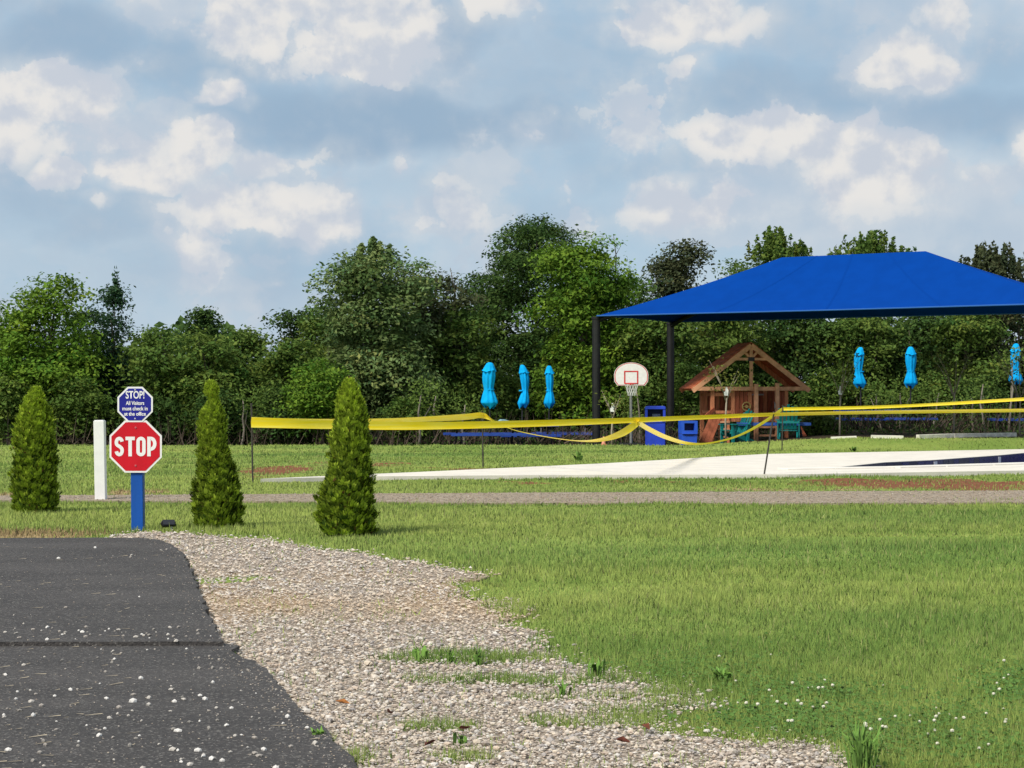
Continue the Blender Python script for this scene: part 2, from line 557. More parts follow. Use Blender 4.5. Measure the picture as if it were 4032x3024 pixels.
# ------------------------------------------------------------------ ground sheet
def build_ground():
    xs = np.concatenate([[-3000, -1200, -500, -200, -100, -60, -40], np.arange(-28, 30.01, 0.25), [42, 60, 100, 200, 500, 1200, 3000]])
    ys = np.concatenate([[-300, -50, -10, 0], np.arange(2, 76.01, 0.25), [80, 90, 110, 150, 250, 500, 1200, 4000]])
    gx, gy = np.meshgrid(xs, ys)
    z = ground_z(gx, gy)
    # the sheet is dug out below the pool deck and its basin
    inner = [(x * .985 + .1, y) for x, y in DECK]
    dk = in_poly(gx, gy, DECK)
    z = np.where(dk, -0.25, z)
    pl = in_poly(gx, gy, POOL)
    for dx, dy in ((.3, 0), (-.3, 0), (0, .3), (0, -.3)):
        pl |= in_poly(gx + dx, gy + dy, POOL)
    z = np.where(pl, -1.6, z)
    verts = np.stack([gx.ravel(), gy.ravel(), z.ravel()], 1)
    ny, nx = gx.shape
    i = (np.arange(ny - 1)[:, None] * nx + np.arange(nx - 1)[None, :]).ravel()
    faces = np.stack([i, i + 1, i + nx + 1, i + nx], 1)
    # where red clay and straw show between the grass, and where leaf litter lies under the wood
    x, y = gx.ravel(), gy.ravel()
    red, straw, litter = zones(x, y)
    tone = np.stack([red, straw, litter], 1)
    m = bpy.data.materials.new('lawn_soil')
    m.use_nodes = True
    nb = NB(m.node_tree)
    out = nb.n('ShaderNodeOutputMaterial'); b = nb.n('ShaderNodeBsdfPrincipled')
    nb.link(b.outputs[0], out.inputs[0])
    b.inputs['Roughness'].default_value = .95
    b.inputs['Specular IOR Level'].default_value = .1
    at = nb.n('ShaderNodeAttribute', attribute_name='tone')
    sp = nb.n('ShaderNodeSeparateColor'); nb.link(at.outputs['Color'], sp.inputs[0])
    tc = nb.n('ShaderNodeTexCoord'); o = tc.outputs['Object']
    n1 = nb.noise(o, .35, 5, .6); n2 = nb.noise(o, 7, 5, .65); n3 = nb.noise(o, 30, 4, .7)
    g = nb.mix(nb.rng(n1, .35, .65), (.17, .26, .05), (.26, .33, .075))
    g = nb.mix(nb.math('MULTIPLY', nb.rng(n2, .5, .75), .6), g, (.085, .12, .028))
    g = nb.mix(nb.math('MULTIPLY', nb.rng(n3, .55, .75), .35), g, (.19, .20, .075))
    rd = nb.mix(nb.rng(n2, .35, .65), (.15, .058, .028), (.24, .105, .055))
    st = nb.mix(nb.rng(n3, .35, .65), (.30, .20, .10), (.48, .37, .20))
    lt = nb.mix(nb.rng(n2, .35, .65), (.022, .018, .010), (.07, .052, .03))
    br = nb.math('MULTIPLY_ADD', n2, .9, -.45)
    f = lambda k: nb.rng(nb.math('ADD', sp.outputs[k], br), .42, .58)
    c = nb.mix(f(0), g, rd)
    c = nb.mix(f(1), c, st)
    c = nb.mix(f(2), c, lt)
    nb.link(c, b.inputs['Base Color'])
    bp = nb.n('ShaderNodeBump'); bp.inputs['Strength'].default_value = .6; bp.inputs['Distance'].default_value = .03
    nb.link(n3, bp.inputs['Height']); nb.link(bp.outputs[0], b.inputs['Normal'])
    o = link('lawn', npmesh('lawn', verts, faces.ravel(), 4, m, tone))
    tag(o, kind='structure')


def zones(x, y):
    def e(vx, vy, rx, ry):
        X0, Y0 = gpt(vx, vy); X1, _ = gpt(vx + rx, vy); _, Ya = gpt(vx, vy - ry)
        return ((x - X0) / (X1 - X0)) ** 2 + ((y - Y0) / (Ya - Y0)) ** 2
    def soft(q): return np.clip(1.25 - q, 0, 1)
    w = waves(x, y, 2.2, 21) * .22 + waves(x, y, .8, 22, 6) * .22
    red = np.maximum.reduce([soft(e(600, 1014, 105, 13)) * .9, soft(e(770, 1000, 160, 9)) * .5, soft(e(1100, 1010, 300, 6)) * .5,
                             soft(e(2000, 1043, 330, 13)) * 1.1, soft(e(2150, 1050, 160, 14)) * .9, soft(e(1300, 1040, 320, 5)) * .45,
                             soft(e(1500, 1594, 190, 8)) * .8, soft(e(1900, 1600, 160, 16)) * .3])
    red = np.where(red > .02, red + w, 0.0)
    straw = np.maximum.reduce([soft(e(60, 1152, 230, 9)) * .95, soft(e(180, 1152, 90, 5)) * .6, soft(e(290, 1062, 70, 6)) * .9, soft(e(20, 1066, 60, 5)) * .8,
                               soft(e(1700, 1056, 300, 3)) * .5])
    straw = np.where(straw > .02, straw + w, 0.0)
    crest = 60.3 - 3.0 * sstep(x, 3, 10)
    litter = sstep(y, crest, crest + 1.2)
    return red, straw, litter


build_ground()

M_asph = None
def build_roads():
    m = bpy.data.materials.new('asphalt'); m.use_nodes = True
    nb = NB(m.node_tree)
    out = nb.n('ShaderNodeOutputMaterial'); b = nb.n('ShaderNodeBsdfPrincipled'); nb.link(b.outputs[0], out.inputs[0])
    b.inputs['Roughness'].default_value = .85; b.inputs['Specular IOR Level'].default_value = .3
    tc = nb.n('ShaderNodeTexCoord'); o = tc.outputs['Object']
    big = nb.noise(nb.vec('MULTIPLY', o, (.5, 1.4, 1)), .9, 4, .6); mid = nb.noise(o, 25, 4, .6)
    vo = nb.n('ShaderNodeTexVoronoi'); vo.inputs['Scale'].default_value = 95; nb.link(o, vo.inputs['Vector'])
    c = nb.mix(nb.rng(big, .35, .7), (.043, .040, .039), (.064, .059, .057))
    c = nb.mix(nb.math('MULTIPLY', nb.rng(mid, .45, .8), .5), c, (.105, .094, .084))
    sepc = nb.n('ShaderNodeSeparateColor'); nb.link(vo.outputs['Color'], sepc.inputs[0])
    c = nb.mix(nb.math('MULTIPLY', nb.rng(sepc.outputs[0], .84, .96), .65), c, (.20, .19, .175))
    c = nb.mix(nb.math('MULTIPLY', nb.rng(sepc.outputs[1], .8, 1.0), .6), c, (.02, .02, .022))
    nb.link(c, b.inputs['Base Color'])
    bp = nb.n('ShaderNodeBump'); bp.inputs['Strength'].default_value = .7; bp.inputs['Distance'].default_value = .006
    nb.link(vo.outputs['Distance'], bp.inputs['Height']); nb.link(bp.outputs[0], b.inputs['Normal'])

    def rough_edge(poly, step, amp, seed):
        r = random.Random(seed); out = []
        for i in range(len(poly)):
            a = Vector(poly[i]); c = Vector(poly[(i + 1) % len(poly)])
            n = max(1, int((c - a).length / step)) if (c - a).length < 12 else 1
            for k in range(n):
                p = a.lerp(c, k / n)
                s = amp * min(1.0, p.y / 14)
                out.append((p.x + r.uniform(-s, s), p.y + r.uniform(-s, s) * .6))
        return out
    near = rough_edge(ASPH_NEAR, .10, .022, 3)
    far = rough_edge(ASPH_FAR, .14, .02, 4)
    d = MB().slab(near, -.12, .04).build('driveway', m)
    tag(d, kind='structure')
    d2 = MB().slab(far, -.12, .065).build('driveway_upper_layer', m, d)
    # loose gravel shoulder
    g = bpy.data.materials.new('gravel_fines'); g.use_nodes = True
    nb = NB(g.node_tree)
    out = nb.n('ShaderNodeOutputMaterial'); b = nb.n('ShaderNodeBsdfPrincipled'); nb.link(b.outputs[0], out.inputs[0])
    b.inputs['Roughness'].default_value = .95; b.inputs['Specular IOR Level'].default_value = .15
    tc = nb.n('ShaderNodeTexCoord'); o = tc.outputs['Object']
    vo = nb.n('ShaderNodeTexVoronoi'); vo.inputs['Scale'].default_value = 48; nb.link(o, vo.inputs['Vector'])
    sepc = nb.n('ShaderNodeSeparateColor'); nb.link(vo.outputs['Color'], sepc.inputs[0])
    c = nb.mix(sepc.outputs[0], (.30, .25, .20), (.52, .46, .39))
    c = nb.mix(nb.rng(vo.outputs['Distance'], .35, .7), c, (.20, .16, .125))
    big = nb.noise(nb.vec('MULTIPLY', o, (.7, .28, 1)), 1.6, 4, .6)
    sepP = nb.n('ShaderNodeSeparateXYZ'); nb.link(o, sepP.inputs[0])
    band = nb.math('MULTIPLY', nb.rng(sepP.outputs[1], 12.5, 14.5), nb.rng(sepP.outputs[1], 18.6, 16.0))
    c = nb.mix(nb.math('MULTIPLY', nb.math('MULTIPLY', nb.rng(big, .38, .62), band), .5), c, (.40, .26, .13))
    nb.link(c, b.inputs['Base Color'])
    bp = nb.n('ShaderNodeBump'); bp.inputs['Strength'].default_value = 1; bp.inputs['Distance'].default_value = .012
    nb.link(vo.outputs['Distance'], bp.inputs['Height']); bp.invert = True; nb.link(bp.outputs[0], b.inputs['Normal'])
    gv = GRAVEL
    tag(MB().slab(gv, -.1, -.003).build('gravel_shoulder', g), kind='structure')
    # far path
    pm = mat('path_gravel', (.29, .24, .185), .95, .1, .3, 9, .8, 50)
    pp = rough_edge(PATH, .5, .06, 6)
    tag(MB().slab(pp, -.1, .012).build('path', pm), kind='structure')
    return near, far


build_roads()

# ------------------------------------------------------------------ pool deck and pool
def build_pool():
    conc = mat('pale_concrete', (.66, .62, .55), .85, .2, .07, 1.5, .3, 30)
    conc2 = mat('coping_concrete', (.70, .67, .61), .8, .2, .05, 2.5, .2, 30)
    dark_joint = mat('joint_shadow_gap', (.12, .10, .09), .9)
    zt, zb = .05, -.3
    outer = [Vector((x, y, 0)) for x, y in DECK]
    hole = [Vector((x, y, 0)) for x, y in POOL]
    pts = DECK + POOL
    tri = tessellate_polygon([outer, hole])
    vs = [(x, y, zt) for x, y in pts] + [(x, y, zb) for x, y in pts]
    n = len(pts); nd = len(DECK)
    fs = []
    for t in tri:
        a, b, c = [Vector((*pts[i], 0)) for i in t]
        if abs((b - a).cross(c - a).z) < 1e-6: continue
        fs.append(tuple(t) if (b - a).cross(c - a).z > 0 else tuple(reversed(t)))
    for i in range(nd):
        j = (i + 1) % nd
        fs.append((i, n + i, n + j, j))
    npool = len(POOL)
    for i in range(npool):
        a, b = nd + i, nd + (i + 1) % npool
        fs.append((a, b, n + b, n + a))
    me = bpy.data.meshes.new('pool_deck')
    me.from_pydata(vs, [], fs)
    me.materials.append(conc)
    deck = tag(link('pool_deck', me), kind='structure')
    # coping stones along the near rim
    k = 0
    run = [(5.2, 39.35), (6.2, 39.75)] + POOL_NEAR
    offs = .42
    for i in range(len(run) - 1):
        a, b = Vector(run[i]), Vector(run[i + 1])
        L = (b - a).length; d = (b - a) / L; nrm = Vector((d.y, -d.x))
        m = max(1, round(L / 1.3))
        for q in range(m):
            p0 = a + d * (L * q / m + .012); p1 = a + d * (L * (q + 1) / m - .012)
            poly = [tuple(p0), tuple(p0 + nrm * offs), tuple(p1 + nrm * offs), tuple(p1)]
            MB().slab([poly[0], poly[1], poly[2], poly[3]], .03, .078).build('coping_stone', conc2, deck, bevel=.008)
    # basin: tiled band along the far wall, with white depth markers
    navy = mat('navy_pool_tile', (.018, .016, .11), .25, .5, .35, 3)
    navy2 = mat('dark_pool_tile', (.010, .008, .045), .3, .5, .3, 3)
    white = mat('white_depth_tile', (.62, .62, .66), .3, .4, .12, 30)
    plaster = mat('pool_plaster', (.25, .30, .42), .8, .2, .1, 2)
    basin = MB()
    for i in range(npool):
        a, b = Vector(POOL[i]), Vector(POOL[(i + 1) % npool])
        d = (b - a).normalized(); o = Vector((d.y, -d.x)) * .01
        basin.add([(*(a + o), zb + .02), (*(b + o), zb + .02), (*(b + o), -1.4), (*(a + o), -1.4)], [(0, 1, 2, 3)])
    basin.slab(POOL, -1.5, -1.4)
    bo = tag(basin.build('pool_basin', plaster), kind='structure')
    wall = MB()
    for i in range(len(POOL_FAR) - 1):
        a, b = Vector(POOL_FAR[i]), Vector(POOL_FAR[i + 1])
        d = (b - a).normalized(); nn = Vector((d.y, -d.x))
        wall.add([(*(a + nn * .004), zt - .012), (*(b + nn * .004), zt - .012), (*(b + nn * .004), -.62), (*(a + nn * .004), -.62)], [(0, 3, 2, 1)])
    wo = tag(wall.build('pool_wall', mat('tile_grout', (.06, .05, .09), .8)), kind='structure')
    marks = [XA(3032 / 1.8228 + 1435 * .4521 / 1.8228, 44.9), XA(3032 / 1.8228 + 1988 * .4521 / 1.8228, 48.3)]
    cache = {}
    for i in range(len(POOL_FAR) - 1):
        a, b = Vector(POOL_FAR[i]), Vector(POOL_FAR[i + 1])
        L = (b - a).length; d = (b - a) / L; nn = Vector((d.y, -d.x)); ang = math.atan2(d.y, d.x)
        m = max(1, round(L / .31)); w = L / m
        for q in range(m):
            c = a + d * (w * (q + .5)) + nn * .012
            key = round(w, 3)
            if key not in cache:
                cache[key] = (MB().box((0, 0, 0), (w - .012, .014, .30)).mesh('tile', navy), MB().box((0, 0, 0), (w - .012, .014, .30)).mesh('tile', navy2))
            dk = random.random() < .22 or c.x < 8.6
            o = link('tile', cache[key][1 if dk else 0], wo, (c.x, c.y, -.125), (0, 0, ang))
    for mx in marks:
        for i in range(len(POOL_FAR) - 1):
            a, b = Vector(POOL_FAR[i]), Vector(POOL_FAR[i + 1])
            if a.x <= mx < b.x:
                t = (mx - a.x) / (b.x - a.x); p = a.lerp(b, t); d = (b - a).normalized(); nn = Vector((d.y, -d.x))
                p = p + nn * .026
                MB().box((0, 0, 0), (.18, .012, .22)).build('depth_marker_tile', white, wo, (p.x, p.y, -.10), (0, 0, math.atan2(d.y, d.x)))
    wm = bpy.data.materials.new('pool_water'); wm.use_nodes = True
    nb = NB(wm.node_tree); out = nb.n('ShaderNodeOutputMaterial'); b = nb.n('ShaderNodeBsdfPrincipled'); nb.link(b.outputs[0], out.inputs[0])
    b.inputs['Base Color'].default_value = (.05, .08, .16, 1); b.inputs['Roughness'].default_value = .08
    tc = nb.n('ShaderNodeTexCoord'); bp = nb.n('ShaderNodeBump'); bp.inputs['Strength'].default_value = .15
    nb.link(nb.noise(tc.outputs['Object'], 3, 3, .5), bp.inputs['Height']); nb.link(bp.outputs[0], b.inputs['Normal'])
    wat = MB().slab(POOL, -.60, -.48).build('pool_water', wm)
    tag(wat, kind='structure')


build_pool()

# ------------------------------------------------------------------ vegetation
M_leaf = colmat('leaf', .7, .28, .08, .30)
M_needle = colmat('arborvitae_foliage', .6, .22, .2)
M_grass = colmat('grass_blade', .65, .22, .12, .72)
M_bark = mat('bark', (.115, .095, .075), .95, .1, .45, 6, .8, 30, stretch=(1, 1, .25))
M_palebark = mat('pale_bark', (.26, .23, .19), .9, .1, .35, 6, .6, 30, stretch=(1, 1, .25))

PAL = {   # darkest and lightest leaf colour
    'bright': ((.060, .130, .014), (.185, .305, .036)),
    'olive': ((.050, .100, .018), (.150, .220, .045)),
    'dark': ((.027, .060, .014), (.082, .142, .034)),
    'silver': ((.068, .120, .032), (.215, .290, .110)),
    'brown': ((.038, .050, .024), (.095, .112, .050)),
    'blue': ((.020, .055, .026), (.058, .118, .052)),
}


def unit(v):
    return v / np.maximum(np.linalg.norm(v, axis=1, keepdims=True), 1e-9)


def leaf_quads(c, nrm, size, tone, rg, aspect=.55, jitter=.6):
    """one folded-diamond leaf per centre; c, nrm (N,3)"""
    n = len(c)
    nrm = unit(nrm + rg.normal(0, jitter, (n, 3)))
    t = np.cross(nrm, rg.normal(0, 1, (n, 3))); t = unit(t)
    b = np.cross(nrm, t)
    L = size * rg.uniform(.6, 1.35, (n, 1)); Wd = L * aspect
    v = np.stack([c - t * L / 2, c + b * Wd / 2 + nrm * Wd * .12, c + t * L / 2, c - b * Wd / 2 + nrm * Wd * .12], 1).reshape(-1, 3)
    f = np.arange(n * 4)
    return v, f, np.repeat(tone, 4, axis=0)


def make_crown(name, h, w, zb, pal, style, nleaf, leaf, seed, parent):
    """leaf clumps spread over irregular lobes; the outline is uneven and gaps show through"""
    rg = np.random.default_rng(seed)
    lo, hi = [np.array(c) for c in PAL[pal]]
    H = h - zb
    lobes = []
    nl = {'round': 34, 'cone': 30, 'sprout': 22, 'open': 17, 'shrub': 12, 'sparse': 12}[style]
    for i in range(nl):
        t = (i + rg.uniform(0, 1)) / nl
        if style == 'cone':
            pr = (1 - t) ** .7 * .95 + .08; lr = .36 * w * (1.1 - t) + .14
        elif style == 'shrub':
            pr = math.sqrt(max(0.0, 1 - t * t)); lr = .42 * w
        elif style == 'open':
            pr = math.sin(math.pi * min(1, t * .7 + .15)) ** .7; lr = .30 * w
        elif style == 'sparse':
            pr = .55 + .5 * t; lr = .24 * w
        else:
            pr = math.sin(math.pi * (.24 + t * .53)) ** .75; lr = .40 * w * (1.05 - .28 * t)
        a = rg.uniform(0, 2 * math.pi)
        rad = max(0, w * pr - lr * .75) * rg.uniform(.55, 1.08)
        zz = zb + lr * .6 + t * max(.05, H - lr * 1.45)
        lobes.append((rad * math.cos(a), rad * math.sin(a), zz, lr * rg.uniform(.8, 1.25), lr * rg.uniform(.65, .95)))
    lobes.append((0, 0, h - .32 * w * .6 - .1, .30 * w, .30 * w * .8))
    L = np.array(lobes)
    nclump = max(40, nleaf // 44)
    wts = L[:, 3] ** 2; wts /= wts.sum()
    li = rg.choice(len(L), nclump, p=wts)
    d = unit(rg.normal(0, 1, (nclump, 3)) + np.array([0, 0, .25]))
    rr = rg.uniform(.45, 1.0, (nclump, 1)) ** .5 * rg.uniform(.85, 1.22, (nclump, 1))
    cc = L[li, :3] + d * rr * np.stack([L[li, 3], L[li, 3], L[li, 4]], 1)
    ctone = np.clip(rg.normal(.46, .28, nclump) + .12 * np.sin(cc[:, 0] * 1.7 + cc[:, 2] * 1.3 + seed), 0, 1)
    hue = rg.normal(0, .10, (nclump, 1))
    # leaves of each clump: a flattened, drooping spray
    k = rg.integers(0, nclump, nleaf)
    cr = leaf * rg.uniform(1.3, 3.0, (nclump, 1))
    off = np.clip(rg.normal(0, 1, (nleaf, 3)), -1.7, 1.7) * np.array([1, 1, .36]) * cr[k]
    p = cc[k] + off
    p[:, 2] -= (np.abs(off[:, 0]) + np.abs(off[:, 1])) * .22
    p[:, 2] = np.maximum(p[:, 2], .03)
    nrm = d[k] * .6 + np.array([0, 0, 1.0])
    if style in ('sprout', 'cone') or pal == 'silver':   # upright leafy shoots standing out of the top
        ns = 60 if style == 'sprout' else (12 if style == 'cone' else 18)
        per = max(16, nleaf // 260)
        for s in range(ns):
            a = rg.uniform(0, 6.28); q = rg.uniform(0, .85) * w * (.35 if style == 'cone' else .9)
            zt = h - (q / w) ** 2 * H * (1.4 if style == 'cone' else .16 if style == 'sprout' else .55)
            hh = rg.uniform(.35, 1.0) * (.75 if pal == 'silver' else 1.0)
            u = rg.uniform(0, 1, per)
            sp = np.stack([q * math.cos(a) + rg.normal(0, .05, per) * (1.4 - u) * 1.3, q * math.sin(a) + rg.normal(0, .05, per) * (1.4 - u) * 1.3, zt - .35 + u * hh], 1)
            p = np.concatenate([p, sp]); nrm = np.concatenate([nrm, rg.normal(0, 1, (per, 3))])
            k = np.concatenate([k, np.full(per, rg.integers(0, nclump))])
    tt = np.clip(ctone[k] + rg.normal(0, .12, len(k)), 0, 1)[:, None]
    tone = lo * (1 - tt) + hi * tt
    tone = tone * (1 + hue[k] * np.array([1.0, .1, -.4]))
    v, f, tn = leaf_quads(p, nrm, leaf, np.clip(tone, .004, 1), rg)
    o = link('crown', npmesh('crown', v, f, 4, M_leaf, tn), parent)
    return L


def make_trunk(h, w, zb, L, seed, parent, r0=.12, m=None, leafless=0):
    r = random.Random(seed)
    mb = MB()
    top = h * .78
    pts = []; rad = []
    lean = (r.uniform(-.12, .12), r.uniform(-.1, .1))
    for i in range(7):
        t = i / 6
        pts.append((lean[0] * t * h * .5 + r.uniform(-.04, .04), lean[1] * t * h * .5 + r.uniform(-.04, .04), -.1 + t * (top + .1)))
        rad.append(r0 * (1 - t * .8) * (1.35 if i == 0 else 1))
    mb.tube(pts, rad, 8)
    for l in list(L)[::2]:
        z0 = max(zb * .6 + .25, l[2] * .62)
        t = min(.98, (z0 + .1) / (top + .1)); i = min(5, int(t * 6)); f = t * 6 - i
        a = Vector(pts[i]).lerp(Vector(pts[i + 1]), f)
        b = Vector((l[0], l[1], l[2]))
        m1 = a.lerp(b, .5) + Vector((r.uniform(-.12, .12), r.uniform(-.12, .12), .12))
        rr = r0 * .42 * (1 - t * .6)
        mb.tube([a, m1, b], [rr, rr * .6, rr * .2], 5, cap=False)
    for i in range(leafless):
        a = r.uniform(0, 6.28); q = w * r.uniform(.3, .9)
        b0 = Vector((q * math.cos(a) * .6, q * math.sin(a) * .6, h * r.uniform(.7, .85)))
        b1 = b0 + Vector((r.uniform(-.2, .5), r.uniform(-.2, .2), r.uniform(.9, 1.7)))
        mb.tube([b0, b0.lerp(b1, .5) + Vector((.08, 0, 0)), b1], [.035, .022, .008], 5)
        mb.tube([b0.lerp(b1, .5), b0.lerp(b1, .5) + Vector((.25, .05, .45))], [.015, .006], 4)
    mb.build('trunk', m or M_bark, parent, smooth=True)


def tree(name, cx, top, halfw, Y, pal, zb, style, nleaf, label, cat='tree', group=None, leaf=.13, r0=.12, m=None, leafless=0, seed=None):
    x = XA(cx, Y)
    z = gz(x, Y)
    h = ZA(top, Y) - z
    w = halfw / 2.16016 * Y / F
    t = empty(name, (x, Y, z))
    tag(t, label, cat, group)
    seed = seed if seed is not None else int(cx * 7 + top * 3 + Y) % 100000
    L = make_crown(name, h, w, zb, pal, style, int(nleaf * 1.3), leaf * 1.18, seed, t)
    make_trunk(h, w, zb, L, seed, t, r0, m, leafless)
    return t


WOOD = 'trees of the wood behind the lawn'
tree('broadleaf_tree', 100, 590, 118, 65, 'bright', .3, 'round', 15000, 'bright yellow-green tree rising behind the first arborvitae, feathery branch tips on top', group=WOOD, leafless=0)
tree('broadleaf_tree', -40, 632, 105, 66, 'bright', .3, 'round', 11000, 'bright green tree cut by the picture edge beside the white post side of the wood', group=WOOD)
tree('cedar_tree', 247, 615, 62, 66.5, 'blue', .2, 'cone', 10000, 'dark blue-green conical cedar with thin spires behind the stop sign', 'tree', WOOD, leaf=.10)
tree('hedgerow_tree', 345, 700, 82, 65.5, 'olive', .2, 'round', 9000, 'low olive tree next to the dark cedar, behind the second arborvitae gap', group=WOOD)
tree('pine_tree', 437, 664, 46, 80, 'dark', 1.4, 'open', 5000, 'small dark flat-topped pine peeping over the low olive hedgerow', group=WOOD)
tree('hedgerow_tree', 440, 708, 78, 65, 'olive', .2, 'round', 9000, 'low olive tree straight above the second arborvitae', group=WOOD)
tree('hedgerow_tree', 522, 704, 52, 67, 'olive', .2, 'round', 8000, 'low olive tree beside the notch of open sky in the wood', group=WOOD)
tree('broadleaf_tree', 655, 665, 72, 73, 'dark', .4, 'round', 9000, 'dark round tree leaning against the tall silvery tree', group=WOOD)
tree('hedgerow_tree', 632, 728, 72, 65, 'olive', .15, 'round', 9000, 'low olive tree between the sky notch and the third arborvitae', group=WOOD)
tree('poplar_tree', 815, 532, 128, 67, 'silver', 1.1, 'round', 28000, 'tall tree with pale silvery shoots on top behind the third arborvitae', group=WOOD, r0=.10, m=M_palebark)
tree('young_tree', 695, 775, 66, 62.8, 'bright', .6, 'round', 6000, 'small yellow-green tree hanging its branches beside the third arborvitae', group=WOOD, leaf=.12, r0=.05)
tree('sparse_tree', 960, 590, 62, 69, 'brown', 1.5, 'sparse', 3800, 'thin brownish tree with loose branches between the silvery and the tallest tree', group=WOOD, leafless=2)
tree('broadleaf_tree', 1000, 655, 95, 69, 'olive', .3, 'round', 11000, 'olive tree right behind the blue umbrella over the longest picnic table', group=WOOD)
tree('oak_tree', 1160, 458, 168, 75, 'dark', 1.0, 'round', 40000, 'tallest dark oak of the wood, behind the three umbrellas', group=WOOD, leaf=.12)
tree('broadleaf_tree', 1268, 508, 130, 71, 'bright', .6, 'round', 26000, 'bright green tree in front of the tallest dark oak', group=WOOD, leafless=2)
tree('open_oak_tree', 1485, 520, 100, 84, 'brown', 2.6, 'open', 9500, 'distant brownish oak with sky showing through above the canopy slope', group=WOOD, leaf=.15, r0=.2)
tree('broadleaf_tree', 1420, 640, 80, 70, 'olive', .3, 'round', 11000, 'olive tree behind the basketball hoop and the outermost canopy post', group=WOOD)
tree('ash_tree', 1678, 522, 100, 74, 'olive', .6, 'sprout', 11000, 'tree sending upright shoots over the near end of the canopy ridge', group=WOOD)
tree('ash_tree', 1890, 528, 130, 76, 'olive', .6, 'sprout', 10000, 'tree whose upright shoots stand over the middle of the canopy ridge', group=WOOD)
tree('ash_tree', 2145, 556, 105, 74, 'brown', .6, 'sprout', 12000, 'brownish tree with upright shoots beyond the descending hip of the canopy', group=WOOD)
for i, (cx, tp, hw, Y, pal, lab) in enumerate([
        (1560, 640, 96, 72, 'olive', 'olive tree filling the wood behind the wooden playhouse roof'),
        (1712, 650, 96, 73, 'dark', 'dark tree behind the playhouse gable under the canopy'),
        (1850, 655, 98, 72.5, 'olive', 'olive tree behind the umbrella next to the playhouse'),
        (1975, 650, 96, 73, 'dark', 'dark tree behind the umbrella that stands between two saplings'),
        (2085, 655, 92, 72, 'olive', 'olive tree behind the forked sapling by the white timbers'),
        (2215, 640, 96, 73, 'brown', 'brownish tree behind the shaded umbrella at the picture edge')]):
    tree('woodland_tree', cx, tp, hw, Y, pal, .2, 'round', 11000, lab, group=WOOD)
# second row closing the wood behind
for i, (cx, tp, hw, Y, pal, lab) in enumerate([
        (20, 700, 130, 78, 'dark', 'dark tree deep in the wood behind the first arborvitae'),
        (250, 745, 110, 77, 'dark', 'dark tree deep in the wood behind the stop sign'),
        (430, 755, 110, 78, 'dark', 'dark tree deep in the wood behind the second arborvitae'),
        (560, 790, 60, 79, 'dark', 'low dark tree closing the foot of the sky notch'),
        (740, 690, 110, 77, 'dark', 'dark tree deep in the wood behind the silvery tree'),
        (930, 660, 110, 78, 'dark', 'dark tree deep in the wood behind the thin brownish tree'),
        (1360, 620, 100, 78, 'dark', 'dark tree deep in the wood behind the basketball hoop')]):
    tree('deep_wood_tree', cx, tp, hw, Y, pal, .1, 'round', 6500, lab, group='second row of trees deep in the wood', leaf=.17)

for (cx, tp, hw, Y, pal, n_, lab) in [
        (905, 600, 85, 71, 'olive', 13000, 'olive tree filling in between the silvery tree and the thin brownish tree'),
        (1040, 585, 75, 77, 'dark', 11000, 'dark tree at the shoulder of the tallest oak, above the longest table'),
        (1350, 590, 70, 76, 'dark', 10000, 'dark tree behind the shoulder of the bright green tree, beside the distant oak'),
        (720, 640, 80, 70, 'olive', 11000, 'olive tree tucked under the side of the silvery tree'),
        (180, 660, 60, 70, 'dark', 8000, 'dark tree filling in between the bright tree and the cedar'),
        (1590, 560, 70, 80, 'olive', 9000, 'olive tree between the distant oak and the shoots over the canopy')]:
    tree('woodland_tree', cx, tp, hw, Y, pal, .4, 'round', n_, lab, group=WOOD)

UND = 'shrubs along the edge of the wood'
for (cx, tp, hw, Y, pal, lab) in [
        (15, 800, 75, 63.2, 'olive', 'leafy shrub behind the first arborvitae at the picture edge'),
        (165, 805, 85, 63.4, 'olive', 'leafy shrub between the first arborvitae and the white post'),
        (330, 850, 80, 63.6, 'dark', 'dark shrub directly behind the stop sign panel'),
        (470, 830, 85, 63.4, 'dark', 'dark shrub behind the top of the second arborvitae'),
        (600, 830, 70, 63.6, 'dark', 'dark shrub behind the outermost stake of the yellow tape'),
        (880, 850, 62, 64, 'olive', 'sparse shrub beside the pale trunk, behind the third arborvitae'),
        (985, 835, 60, 68, 'olive', 'shrub next to the big folded umbrella'),
        (1090, 800, 55, 71, 'olive', 'tall shrub between the first two folded umbrellas'),
        (1160, 850, 40, 72, 'olive', 'shrub between the second and third folded umbrella'),
        (1245, 830, 50, 72, 'dark', 'shrub between the third folded umbrella and the canopy post'),
        (1400, 810, 60, 68, 'olive', 'leafy shrub between hoop and tall blue bin'),
        (1480, 780, 60, 68, 'olive', 'leafy shrub between canopy post and playhouse roof'),
        (1790, 790, 55, 70.5, 'olive', 'shrub behind the playhouse eave and the slim sapling'),
        (1770, 905, 28, 63, 'olive', 'low shrub at the foot of the playhouse'),
        (1915, 840, 50, 71, 'olive', 'shrub between the two clear folded umbrellas'),
        (2020, 800, 60, 71, 'olive', 'shrub between the folded umbrella and the forked sapling'),
        (2130, 810, 65, 70.5, 'dark', 'dark shrub beyond the forked sapling')]:
    tree('shrub', cx, tp, hw, Y, pal, .25, 'shrub', 3600, lab, 'shrub', UND, leaf=.11, r0=.03, m=M_palebark)


